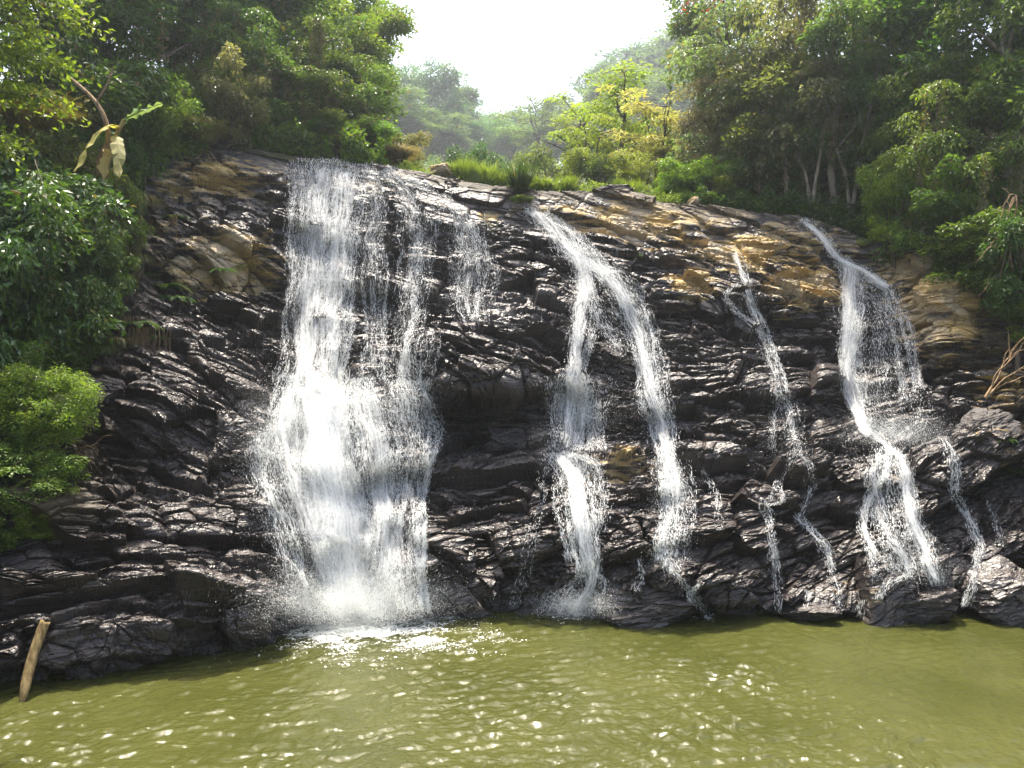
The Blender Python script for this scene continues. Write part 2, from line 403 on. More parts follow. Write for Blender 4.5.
# ------------------------------------------------------------------ the pool
ppy = np.concatenate([np.arange(590, 790, .55), np.geomspace(800, 2200, 60)]); ppx = np.concatenate([np.linspace(-700, -10, 90), np.arange(-8, 1032, 1.3), np.linspace(1034, 1700, 90)])
QX, QY = np.meshgrid(ppx, ppy); WYd = CAM_H * FPX / (QY - HOR)
PXw = (QX - 512) / FPX * WYd
def waves(x, y):
    rs = np.random.RandomState(4); z = 0
    wx = x + .5 * fbm(x * .5, y * .5, 0 * x, 3, 2); wy = y + .5 * fbm(x * .5, y * .5, 0 * x + 7, 3, 2)
    for k in range(26):
        lam = math.exp(rs.uniform(math.log(.13), math.log(.8))); th = rs.normal(-math.pi / 2 + .25, .75); ph = rs.uniform(0, 6.28)
        z = z + .0125 * lam ** 1.05 * np.sin((wx * math.cos(th) + wy * math.sin(th)) * 6.283 / lam + ph)
    return z
big = .55 + .75 * np.clip(fbm(PXw * .14, WYd * .14, 0 * PXw, 12, 3) + .35, 0, 1)
# livelier under the main fall and towards the near middle, calmer under the right bank
livel = .72 + .6 * np.exp(-(((PXw + 4.0) / 8.5) ** 2 + ((WYd - 21) / 12) ** 2))
PZ = waves(PXw, WYd) * big * livel
pv = np.stack([PXw, WYd, PZ], -1).reshape(-1, 3); pf = grid_faces(len(ppy), len(ppx))
# the near side runs on below and behind the camera
base = (len(ppy) - 1) * len(ppx)
ext = pv[base:base + len(ppx)].copy(); ext[:, 1] = -40; ext[:, 0] = np.linspace(-45, 45, len(ppx)); ext[:, 2] = 0
i0 = len(pv); pv = np.concatenate([pv, ext]); k = np.arange(len(ppx) - 1)
pf = np.concatenate([pf, np.stack([base + k, base + k + 1, i0 + k + 1, i0 + k], -1)])
t = NT("murky_green_water"); P = t.coord()
n1 = t.noise(t.mapping(P, (1, 1.5, 1)), 5.0, 4, .6); n2 = t.noise(P, .25, 3, .5)
bs = t.mix(t.ramp(n2, .35, .65), (0.040, 0.044, 0.010, 1), (0.056, 0.059, 0.016, 1))
M_POOL = t.done(t.principled(bs, .06, .5, t.bump(n1, .8, .04), IOR=1.33))
tag(link("pool_water", mesh_np("pool_water", pv, pf, None, True), M_POOL), kind="structure")

# ------------------------------------------------------------------ rocks that lie on their own
def boulder_mesh(name, seed, sub=6, flat=(1, 1, 1), planes=22, rough=.10):
    import bmesh
    bm = bmesh.new(); bmesh.ops.create_icosphere(bm, subdivisions=sub, radius=1)
    v = np.array([x.co[:] for x in bm.verts]); f = np.array([[l.index for l in fc.verts] for fc in bm.faces]); bm.free()
    rs = np.random.RandomState(seed)
    nrm = rs.normal(size=(planes, 3)); nrm /= np.linalg.norm(nrm, axis=1, keepdims=True); dist = rs.uniform(.72, 1.0, planes)
    dt = v @ nrm.T; r = np.min(np.where(dt > .05, dist / np.maximum(dt, .05), 9), 1); r = np.minimum(r, 1.35)
    r = r * (1 + rough * fbm(v[:, 0] * 2.5, v[:, 1] * 2.5, v[:, 2] * 5, seed, 5, .6))
    fv_, fc_ = facets(v[:, 0] * 2 + v[:, 1] * 1.3 + seed, v[:, 2] * 2.2 + .4 * v[:, 1], .8, .45, seed, .8, .9, .7); r = r * (1 + .07 * fv_ - .03 * np.exp(-fc_ * 14))
    lay = v[:, 2] * r * 4 + .5 * fbm(v[:, 0] * 2, v[:, 1] * 2, v[:, 2], seed + 5, 2)
    r = r * (1 + .022 * (1 - (lay - np.floor(lay))))
    return mesh_np(name, v * r[:, None] * np.array(flat), f, None, False)

DEPTH = {}
def zbuf():
    """distance of the nearest rock along every photo ray (used to lay water and plants on the face)"""
    H_, W_ = 800, 1104
    zb = np.full((H_, W_), 999.0)
    for arr in (C.reshape(-1, 3), np.stack([HX, HY, HZ], -1).reshape(-1, 3)) + tuple(DEPTH.get('extra', [])):
        px = (arr[:, 0] / arr[:, 1] * FPX + 512 + 40).round().astype(int); py = (HOR - (arr[:, 2] - CAM_H) / arr[:, 1] * FPX + 30).round().astype(int)
        ok = (px >= 0) & (px < W_) & (py >= 0) & (py < H_)
        np.minimum.at(zb, (py[ok], px[ok]), arr[ok, 1])
    for _ in range(40):
        bad = zb > 900
        if not bad.any(): break
        p = np.pad(zb, 1, constant_values=999.0)
        nb = np.minimum.reduce([p[:-2, 1:-1], p[2:, 1:-1], p[1:-1, :-2], p[1:-1, 2:]])
        zb = np.where(bad, nb, zb)
    return zb
def boulder(px, py, Y, size, seed, mat, label, rz=0, ry=0, group=None, flat=(1, 1, 1), cat="boulder"):
    me = boulder_mesh("boulder", seed); o = link("boulder", me, mat)
    o.location = W(px, py, Y); o.scale = size; o.rotation_euler = (0, R(ry), R(rz))
    tag(o, label, cat, group)
    m = np.array([v.co[:] for v in me.vertices]) * np.array(size)
    c_, s_ = math.cos(R(ry)), math.sin(R(ry)); m = np.stack([m[:, 0] * c_ + m[:, 2] * s_, m[:, 1], -m[:, 0] * s_ + m[:, 2] * c_], -1)
    c_, s_ = math.cos(R(rz)), math.sin(R(rz)); m = np.stack([m[:, 0] * c_ - m[:, 1] * s_, m[:, 0] * s_ + m[:, 1] * c_, m[:, 2]], -1)
    DEPTH.setdefault('extra', []).append(m + W(px, py, Y))
    return o
boulder(648, 606, 28.6, (2.1, 1.3, 1.05), 3, M_BOULDER, "low dark wet boulder at the waterline right of the middle waterfall", 8, -8)
boulder(915, 602, 28.7, (1.5, 1.1, .62), 5, M_BOULDER, "dark rounded boulder at the foot of the right waterfall", -10, -10)
boulder(1000, 592, 28.9, (1.6, 1.3, .95), 8, M_BOULDER, "sloping mossy dark boulder at the waterline in the right corner", 15, -22)
boulder(805, 609, 28.8, (1.1, .8, .32), 11, M_BOULDER, "flat low slab just above the water left of the right waterfall", 0, -6)
boulder(560, 612, 29.3, (.7, .6, .3), 14, M_BOULDER, "small wet stone under the splash of the middle waterfall", 0, 5)
boulder(946, 306, 37.6, (1.55, 1.3, 1.35), 17, M_TANROCK, "big ochre boulder with square faces right of the top of the right waterfall", 20, 12)
boulder(992, 282, 37.4, (1.1, 1.2, .9), 21, M_TANROCK, "brown boulder under the bushes beside the big ochre boulder", -30, 5)
boulder(106, 396, 29.6, (1.0, 1.0, .85), 24, M_GREYROCK, "smooth grey boulder beside the round bright green shrub", 10, 14)
boulder(17, 512, 24.3, (.7, .6, .55), 27, M_GREYROCK, "pale stone among the ferns at the left edge", 30, 0)
boulder(50, 508, 24.6, (.5, .5, .55), 29, M_GREYROCK, "dark grey stone standing right of the pale stone among the ferns", 60, 0)
boulder(441, 172, 44.0, (.75, .6, .42), 31, M_TANROCK, "brown rounded stone at the lip left of the bright grass", 0, 0)
boulder(695, 203, 44.6, (.42, .4, .38), 33, M_TANROCK, "small pale round stone on the rim below the bright green bush", 0, 0)
boulder(612, 191, 44.4, (1.0, .8, .35), 35, M_GREYROCK, "flat brown rock on the rim right of the spiky shrub", 0, 6)
boulder(980, 430, 33.0, (1.3, 1.1, .9), 37, M_GREYROCK, "rough brown rock under the dry branches at the right edge", 25, -20)
ZB = zbuf()
def blur(a, n): return smooth1d(smooth1d(a, n, 0), n, 1)
def minf(a, n):
    p = np.pad(a, n, mode='edge'); o = a.copy()
    for k in range(2 * n + 1): o = np.minimum(o, p[k:k + a.shape[0], n:n + a.shape[1]])
    p = np.pad(o, n, mode='edge'); q = o.copy()
    for k in range(2 * n + 1): q = np.minimum(q, p[n:n + a.shape[0], k:k + a.shape[1]])
    return q
ZW = blur(smooth1d(minf(ZB, 3), 25, 0), 11) - .10
ZF = blur(minf(ZB, 1), 5) - .03
ZS = blur(smooth1d(minf(ZB, 4), 61, 0), 15) - .06
def samp(zb, px, py):
    x = np.clip(np.asarray(px) + 40, 0, zb.shape[1] - 1.001); y = np.clip(np.asarray(py) + 30, 0, zb.shape[0] - 1.001)
    ix, iy = x.astype(int), y.astype(int); fx, fy = x - ix, y - iy
    return (zb[iy, ix] * (1 - fx) + zb[iy, ix + 1] * fx) * (1 - fy) + (zb[iy + 1, ix] * (1 - fx) + zb[iy + 1, ix + 1] * fx) * fy

# ------------------------------------------------------------------ falling water
def catmull(pts, step=3.0):
    p = np.array(pts, float); out = []
    p = np.concatenate([[2 * p[0] - p[1]], p, [2 * p[-1] - p[-2]]])
    for i in range(1, len(p) - 2):
        n = max(2, int(np.linalg.norm(p[i + 1, :2] - p[i, :2]) / step))
        t = np.linspace(0, 1, n, endpoint=False)[:, None]
        out.append(.5 * (2 * p[i] + (p[i + 1] - p[i - 1]) * t + (2 * p[i - 1] - 5 * p[i] + 4 * p[i + 1] - p[i + 2]) * t ** 2 + (3 * p[i] - p[i - 1] - 3 * p[i + 1] + p[i + 2]) * t ** 3))
    out.append(p[-2][None]); return np.concatenate(out)
STREAM_ID = [0]
def unit_(a): return a / np.maximum(np.linalg.norm(a, axis=-1, keepdims=True), 1e-9)
def diamonds(p, axis, length, width, rs):
    """small elongated drops: two crossed slivers each"""
    n = len(p); axis = axis / np.linalg.norm(axis, axis=1, keepdims=True)
    r = rs.normal(size=(n, 3)); side = np.cross(axis, r); side /= np.linalg.norm(side, axis=1, keepdims=True)
    nn = np.cross(axis, side)
    L = axis * length[:, None] * .5; S = side * width[:, None] * .5; T = nn * width[:, None] * .5
    v = np.stack([p - L, p + L, p + S, p - S * .5 + T * .87, p - S * .5 - T * .87], 1).reshape(-1, 3)
    b = np.arange(n)[:, None] * 5
    tri = np.array([[0, 2, 3], [0, 3, 4], [0, 4, 2], [1, 3, 2], [1, 4, 3], [1, 2, 4]])
    f = (b[:, None, :] + tri[None]).reshape(-1, 3)
    return v, f
def waterfall(label, strokes, drops, threads, seed, cat="waterfall", spray=None):
    """strokes: (points (px,py), half width px, density) - each a stream laid on the rock"""
    rs = np.random.RandomState(seed)
    lo = strokes[0][0][-1]
    root = empty("waterfall", W(lo[0], lo[1], float(samp(ZW, lo[0], lo[1])) - .3)); tag(root, label, cat, "falls on the cliff")
    rl = np.array(root.location)
    tot = sum(np.sum(np.linalg.norm(np.diff(np.array(s[0], float), axis=0), axis=1)) * s[1] * s[2] for s in strokes)
    DV, DF, off = [], [], 0; TV, TF, toff = [], [], [0]
    for si, (pts, hw, dens) in enumerate(strokes):
        STREAM_ID[0] += 1
        c = catmull(pts); 
        c[:, 0] += 1.5 * noise3(c[:, 1] / 14, 0 * c[:, 1] + STREAM_ID[0] * 3.7, 0 * c[:, 1], 5)
        tn = np.gradient(c, axis=0); tn /= np.linalg.norm(tn, axis=1, keepdims=True)
        nl = max(5, int(hw * 2 / 2.2)) | 1
        u = np.linspace(-1, 1, nl)
        wv = hw * (1 + .22 * noise3(c[:, 1] / 22, 0 * c[:, 1] + STREAM_ID[0], 0 * c[:, 1], 8))
        off_p = np.stack([-tn[:, 1], tn[:, 0]], -1); off_p[:, 1] *= .4
        G = c[:, None, :] - off_p[:, None, :] * u[None, :, None] * wv[:, None, None]
        Yg = samp(ZS, G[..., 0], G[..., 1]) - (.05 + .05 * (si % 4) + .04 * (1 - u[None] ** 2))
        Pw = W(G[..., 0], G[..., 1], Yg)
        seg = np.concatenate([[0], np.cumsum(np.linalg.norm(np.diff(Pw[:, nl // 2], axis=0), axis=1))])
        tt = np.linspace(0, 1, len(c))
        ends = np.clip(tt / .07, 0, 1) * np.clip((1 - tt) / .05, 0, 1) ** .5
        edge = (1 - np.abs(u) ** 2.5)[None] * (.35 + .65 * ends)[:, None]
        acr = u[None] * (wv * np.median(Yg) / FPX)[:, None]
        al = np.broadcast_to(seg[:, None], acr.shape)
        me = mesh_np("stream", (Pw - rl).reshape(-1, 3), grid_faces(len(c), nl),
                     dict(across=acr, along=al, dens=np.full(acr.shape, dens), edge=edge, stream=np.full(acr.shape, STREAM_ID[0] * 5.3)), True)
        link("stream", me, M_WSHEET, root)
        # the water itself: threads that run down over the rock, pushed aside by what stands out, torn into dashes and drops
        plen = np.sum(np.linalg.norm(np.diff(np.array(pts, float), axis=0), axis=1)); share = plen * hw * dens / tot
        nt = max(10, int(hw * 9)); ns = len(c)
        x = rs.normal(0, .58, nt) * wv[0]; Q = np.zeros((ns, nt, 2))
        drift = rs.normal(0, .25, nt)
        for i in range(ns):
            q = c[i] - off_p[i] * x[:, None]; Q[i] = q
            g_ = samp(ZF, q[:, 0] + 3, q[:, 1]) - samp(ZF, q[:, 0] - 3, q[:, 1])
            x = x + np.clip(g_ * 1.7, -.9, .9) + rs.normal(0, .6, nt) + drift - .2 * np.sign(x) * np.maximum(np.abs(x) - wv[i] * .95, 0)
            drift = drift * .9 + rs.normal(0, .06, nt)
        stand = .03 + rs.exponential(.05, nt)
        Yt = np.minimum(samp(ZF, Q[..., 0], Q[..., 1]), samp(ZW, Q[..., 0], Q[..., 1]) + .22) - stand[None]
        Pt = W(Q[..., 0], Q[..., 1], Yt)
        strong = np.exp(rs.normal(0, .7, nt)); strong /= strong.sum()
        n = int(drops * share); k = rs.choice(nt, n, p=strong)
        ti = rs.uniform(0, ns - 1.01, n)
        keep = noise3(ti * .22, k * 5.13, 0 * ti + STREAM_ID[0], 16) > rs.uniform(-.85, .25, n) - .3 * dens
        ti, k = ti[keep], k[keep]; n = len(ti); i = ti.astype(int); fr = (ti - i)[:, None]
        p = Pt[i, k] * (1 - fr) + Pt[i + 1, k] * fr
        i2 = np.minimum(i + 3, ns - 1); i1 = np.maximum(i - 2, 0); ax = unit_(Pt[i2, k] - Pt[i1, k] + 1e-6)
        loose = rs.uniform(0, 1, n) ** 2
        p = p + rs.normal(0, 1, (n, 3)) * (.012 + .075 * loose)[:, None]; p[:, 1] -= .12 * loose
        ax = unit_(ax + rs.normal(0, .05, (n, 3)) + loose[:, None] * (rs.normal(0, .25, (n, 3)) + np.array([0, 0, -.8])))
        ln = np.clip(np.exp(rs.normal(math.log(.085), .7, n)) * (.7 + .5 * dens) * (1 - .6 * loose), .02, .5)
        wd = np.clip(ln * rs.uniform(.12, .4, n), .008, rs.uniform(.010, .029, n))
        v, f = diamonds(p - rl, ax, ln, wd, rs); DV.append(v); DF.append(f + off); off += len(v)
        # a few unbroken threads
        for q_ in range(int(threads * share)):
            kk = rs.randint(nt); i0 = rs.randint(0, max(1, ns - 4)); i1 = min(ns, i0 + max(4, int(rs.exponential(ns * .3)))); m = i1 - i0
            if m < 4: continue
            pc = Pt[i0:i1, kk] + np.array([rs.normal(0, .03), -.02, 0]) - rl
            wd = np.maximum(.004, rs.uniform(.008, .020) * (1 + .9 * noise3(np.arange(m) / 2.2, np.full(m, kk * 1.7), np.full(m, 9.0), 6))) * np.clip(np.minimum(np.arange(m), m - 1 - np.arange(m)) / 3.0, .1, 1)
            sd = np.array([1.0, 0, 0]) * wd[:, None]
            v = np.stack([pc - sd, pc - np.array([0, .6, 0]) * wd[:, None], pc + sd], 1).reshape(-1, 3); mm = np.arange(m - 1) * 3
            TV.append(v); TF.append(np.concatenate([np.stack([mm, mm + 1, mm + 4, mm + 3], -1), np.stack([mm + 1, mm + 2, mm + 5, mm + 4], -1)]) + toff[0]); toff[0] += len(v)
    if spray:
        for (cx, cy, rx, ry, n, out) in spray:
            q = np.stack([cx + rx * rs.normal(0, .5, n), cy + ry * rs.normal(0, .5, n)], -1)
            zlim = samp(ZW, q[:, 0], q[:, 1]); Yq = zlim - np.abs(rs.normal(0, out, n)) - .05
            p = W(q[:, 0], q[:, 1], Yq); p[:, 2] = np.maximum(p[:, 2], .02 + np.abs(rs.normal(0, .1, n)))
            ln = np.clip(np.exp(rs.normal(math.log(.017), .45, n)), .007, .06)
            v, f = diamonds(p - rl, rs.normal(size=(n, 3)) + np.array([0, 0, -1.0]), ln, ln * .45, rs); DV.append(v); DF.append(f + off); off += len(v)
    sp = link("spray", mesh_np("spray", np.concatenate(DV), np.concatenate(DF), None, False), M_WDROP, root)
    sp["kind"] = "stuff"
    if TV: th = link("water_threads", mesh_np("water_threads", np.concatenate(TV), np.concatenate(TF), None, False), M_WDROP, root); th["kind"] = "stuff"
    return root

waterfall("broadest white waterfall, thick curtain at the left pouring from lip to pool", [
    ([(322, 159), (320, 185), (317, 230), (312, 300), (308, 385)], 23, .74),
    ([(350, 160), (345, 190), (340, 240), (335, 300), (330, 380)], 19, .68),
    ([(368, 164), (378, 190), (370, 240), (375, 300), (372, 380)], 12, .52),
    ([(385, 168), (405, 195), (412, 250), (405, 310), (402, 385)], 14, .5),
    ([(405, 176), (432, 200), (426, 250), (418, 310), (420, 385)], 9, .4),
    ([(300, 164), (296, 190), (291, 240), (290, 320), (282, 385)], 13, .5),
    ([(318, 372), (326, 440), (342, 520), (350, 617)], 29, .9),
    ([(300, 375), (286, 425), (300, 500), (322, 560), (336, 617)], 20, .68),
    ([(290, 425), (264, 438), (258, 470), (278, 520), (288, 570), (296, 612)], 13, .5),
    ([(360, 378), (376, 450), (382, 540), (378, 617)], 22, .7),
    ([(400, 380), (412, 440), (402, 520), (406, 612)], 16, .55),
    ([(422, 380), (430, 430), (416, 480), (414, 560), (420, 612)], 10, .5),
    ([(335, 380), (320, 470), (330, 560), (345, 615)], 22, .85),
], 200000, 0, 1, spray=[(355, 603, 80, 30, 80000, .8), (352, 585, 55, 50, 40000, .6), (288, 440, 46, 50, 30000, .3), (350, 402, 80, 26, 24000, .3), (340, 490, 76, 100, 40000, .35), (345, 250, 50, 110, 16000, .25)])
waterfall("faint thin veil of water on black rock between the broad and the middle waterfalls", [
    ([(440, 196), (452, 206), (466, 225), (470, 250), (467, 290), (471, 322)], 9, .55),
    ([(450, 204), (456, 230), (455, 270), (452, 300)], 5, .3),
    ([(470, 225), (486, 255), (492, 285), (481, 320)], 7, .36),
    ([(462, 215), (470, 270), (466, 318)], 18, .36), ([(436, 330), (432, 360), (424, 385)], 5, .4)], 10000, 0, 2, spray=[(470, 270, 40, 60, 2500, .15)])
waterfall("middle waterfall splitting into two white branches over a flat ledge", [
    ([(528, 208), (550, 225), (565, 245), (590, 265), (610, 275)], 14, .72),
    ([(545, 216), (575, 235), (600, 262), (628, 300)], 9, .55),
    ([(572, 240), (585, 275), (580, 310), (575, 350), (572, 400), (568, 450)], 13, .75),
    ([(585, 270), (596, 310), (590, 340), (580, 370)], 6, .5),
    ([(575, 375), (590, 410), (598, 450)], 9, .5), ([(572, 365), (556, 400), (552, 450)], 8, .42),
    ([(605, 268), (628, 305), (642, 345), (650, 390), (662, 430), (672, 470), (676, 500)], 12, .72),
    ([(600, 325), (622, 335), (640, 365)], 5, .4), ([(645, 345), (640, 395), (655, 440)], 5, .4),
    ([(612, 262), (634, 285), (652, 325), (666, 380)], 4, .3),
    ([(556, 452), (572, 475), (580, 510), (586, 550), (592, 575)], 13, .8),
    ([(560, 452), (592, 462), (602, 490), (598, 530)], 7, .5),
    ([(552, 455), (540, 480), (536, 520), (528, 560), (516, 605)], 5, .26),
    ([(575, 375), (578, 415), (580, 450)], 28, .5), ([(640, 310), (655, 390), (668, 450)], 17, .46), ([(572, 245), (600, 300), (625, 350)], 16, .34), ([(580, 452), (578, 500), (584, 560)], 22, .44), ([(668, 460), (676, 510), (668, 560)], 18, .48), ([(566, 235), (600, 268), (640, 300)], 14, .45),
    ([(592, 568), (588, 590), (572, 614)], 10, .75), ([(594, 570), (606, 585), (600, 604)], 5, .4), ([(586, 572), (566, 590), (556, 612)], 5, .4),
    ([(676, 490), (668, 520), (662, 545), (674, 572)], 9, .55), ([(660, 470), (690, 490), (684, 540)], 5, .36), ([(672, 570), (690, 590), (704, 615)], 4, .4)],
    64000, 0, 3, spray=[(575, 605, 36, 14, 16000, .45), (575, 420, 50, 40, 5000, .2), (670, 520, 26, 50, 4000, .2), (645, 380, 40, 80, 4000, .2)])
waterfall("narrow broken trickle falling down the black face left of the right waterfall", [
    ([(733, 252), (740, 270), (747, 284)], 5, .7), ([(738, 284), (726, 294), (735, 310), (755, 325)], 4, .5),
    ([(745, 290), (758, 325), (770, 360), (778, 392)], 6, .6), ([(777, 390), (790, 415), (796, 440)], 9, .42), ([(778, 395), (772, 430), (768, 450)], 4, .34), ([(794, 430), (808, 470), (812, 490)], 3, .36),
    ([(766, 500), (768, 535), (774, 572)], 4, .5), ([(796, 515), (818, 540), (830, 572)], 5, .5), ([(780, 480), (784, 500), (770, 505)], 3, .4),
    ([(797, 440), (790, 462), (780, 482), (772, 500)], 4, .32), ([(812, 488), (806, 502), (798, 516)], 3, .32), ([(773, 570), (778, 590), (776, 612)], 3, .32), ([(829, 570), (838, 590), (836, 612)], 3, .32),
    ([(700, 470), (716, 500), (718, 530)], 3, .3), ([(640, 560), (642, 575), (636, 590)], 3, .35), ([(700, 585), (690, 595), (704, 612)], 3, .45), ([(806, 590), (808, 600), (806, 608)], 3, .4)], 10500, 0, 4,
    spray=[(770, 360, 30, 60, 1500, .15), (790, 440, 30, 30, 1500, .15)])
waterfall("right waterfall sliding from the trees then fanning down to the boulders", [
    ([(802, 219), (820, 235), (838, 258), (862, 270), (890, 288)], 7, .9), ([(840, 258), (850, 275), (848, 310), (846, 350), (848, 385), (862, 425), (872, 437)], 10, .85),
    ([(858, 270), (862, 310), (856, 350), (850, 380)], 7, .6), ([(872, 274), (894, 298), (910, 328), (918, 362), (922, 390)], 7, .55), ([(866, 280), (878, 310), (880, 345), (884, 375)], 5, .45),
    ([(884, 290), (896, 330), (902, 370), (906, 410)], 5, .38), ([(862, 380), (880, 410), (900, 425)], 12, .28), ([(920, 385), (925, 420), (905, 440)], 10, .25),
    ([(866, 275), (876, 330), (884, 400)], 22, .34), ([(888, 290), (906, 350), (912, 400)], 14, .34), ([(850, 300), (852, 360), (866, 425)], 14, .5), ([(880, 455), (892, 510), (908, 570)], 20, .4), ([(868, 420), (900, 440)], 10, .4),
    ([(872, 436), (888, 447), (884, 475), (868, 500), (864, 525), (880, 560)], 6, .7), ([(884, 446), (902, 462), (908, 500), (920, 535), (938, 583)], 8, .8), ([(880, 448), (874, 480), (882, 520), (902, 552), (912, 578)], 6, .66),
    ([(900, 470), (915, 510), (905, 540)], 6, .5), ([(862, 520), (872, 550), (878, 580)], 4, .45), ([(905, 575), (885, 585), (878, 600)], 4, .5), ([(864, 600), (860, 610), (862, 616)], 4, .5)], 38000, 0, 5,
    spray=[(870, 400, 40, 60, 5000, .3), (900, 432, 50, 16, 14000, .2), (915, 560, 40, 30, 3500, .2)])
waterfall("slender trickle at the far right running down to the corner boulder", [
    ([(942, 438), (953, 465), (952, 492), (958, 505), (972, 530), (978, 556)], 5, .5), ([(975, 552), (974, 580), (967, 606)], 5, .42), ([(986, 500), (1000, 530), (1004, 548)], 3, .3)], 3200, 0, 6)

# ------------------------------------------------------------------ foam on the pool
t = NT("foam"); M_FOAM = t.done(t.principled((0.82, 0.84, 0.80, 1), .7, .3))
rs = np.random.RandomState(12)
fv, ff, off = [], [], 0
def foam(cx, cy, rx, ry, n, size):
    """small flecks of froth gathered in torn streaks on the water"""
    global off
    ang = rs.uniform(0, 6.283, n); rr = np.abs(rs.normal(0, .55, n))
    px = cx + rx * rr * np.cos(ang); py = cy + ry * rr * np.sin(ang)
    Y = CAM_H * FPX / (np.maximum(py, 600) - HOR); Xf = (px - 512) / FPX * Y
    pat = fbm(Xf * 1.1, Y * 1.6, 0 * Xf, 44, 4, .65)
    ok = (py > 607) & (pat > rs.uniform(-.25, .3, n) + .6 * (rr - .5)); Xf, Y = Xf[ok], Y[ok]; n = len(Xf)
    s = size * np.exp(rs.normal(0, .55, n)); z = waves(Xf, Y) * .8 + .008 + rs.uniform(0, .02, n)
    a = rs.uniform(0, 6.283, (n, 1)) + np.arange(5)[None] * 1.2566; r = s[:, None] * rs.uniform(.5, 1.3, (n, 5))
    v = np.stack([Xf[:, None] + r * np.cos(a) * 1.4, Y[:, None] + r * np.sin(a), z[:, None] + r * rs.normal(0, .25, (n, 5))], -1).reshape(-1, 3)
    fv.append(v); ff.append(np.arange(n * 5).reshape(-1, 5) + off); off += len(v)
foam(356, 616, 62, 10, 70000, .020); foam(360, 630, 86, 18, 50000, .015); foam(330, 640, 150, 34, 5000, .012); foam(576, 616, 40, 6, 2500, .022); foam(710, 618, 20, 5, 500, .02); foam(862, 618, 18, 5, 500, .02); foam(430, 617, 40, 7, 1500, .02); foam(420, 640, 120, 26, 9000, .010)
tag(link("foam", mesh_np("foam", np.concatenate(fv), np.concatenate(ff), None, True), M_FOAM), kind="stuff")
# ------------------------------------------------------------------ plants: leaves, trunks, crowns
UP = np.array([0, 0, 1.0])
def unit(a): return a / np.maximum(np.linalg.norm(a, axis=-1, keepdims=True), 1e-9)
def leaves(p, axis, nrm, L, Wd, fold=.25):
    """rhombic leaves folded along the midrib"""
    axis = unit(axis); side = unit(np.cross(axis, nrm)); n2 = np.cross(side, axis)
    L = np.broadcast_to(L, (len(p),))[:, None]; Wd = np.broadcast_to(Wd, (len(p),))[:, None]
    a = p; b = p + axis * L
    m = p + axis * L * .45
    s1 = m + side * Wd * .5 + n2 * Wd * fold; s2 = m - side * Wd * .5 + n2 * Wd * fold
    v = np.stack([a, s1, b, s2], 1).reshape(-1, 3)
    return v, np.arange(len(p) * 4).reshape(-1, 4)
def tube(pts, rad, n=6):
    pts = np.asarray(pts, float); rad = np.asarray(rad, float); t = unit(np.gradient(pts, axis=0))
    ref = np.array([.31, .94, .13]); u = unit(np.cross(t, ref)); w = np.cross(t, u)
    a = np.linspace(0, 6.2832, n, endpoint=False)
    v = pts[:, None] + rad[:, None, None] * (u[:, None] * np.cos(a)[None, :, None] + w[:, None] * np.sin(a)[None, :, None])
    i = np.arange(len(pts) * n).reshape(len(pts), n); j = np.roll(i, -1, 1)
    f = np.stack([i[:-1], j[:-1], j[1:], i[1:]], -1).reshape(-1, 4)
    return v.reshape(-1, 3), f
class Acc:
    def __init__(s): s.v = []; s.f = []; s.n = 0
    def add(s, vf): s.v.append(vf[0]); s.f.append(vf[1] + s.n); s.n += len(vf[0])
    def mesh(s, name, smooth=False): return mesh_np(name, np.concatenate(s.v), np.concatenate(s.f), None, smooth)
def bez(a, b, sag, n, rs, wob=.05):
    t = np.linspace(0, 1, n)[:, None]; L = np.linalg.norm(b - a)
    p = a + (b - a) * t + np.array([0, 0, sag]) * (t * (1 - t)) * 4
    j = rs.normal(0, wob * L, (n, 3)); j[0] = 0; j[-1] *= .3
    return p + smooth1d(j, 3, 0) if n > 4 else p

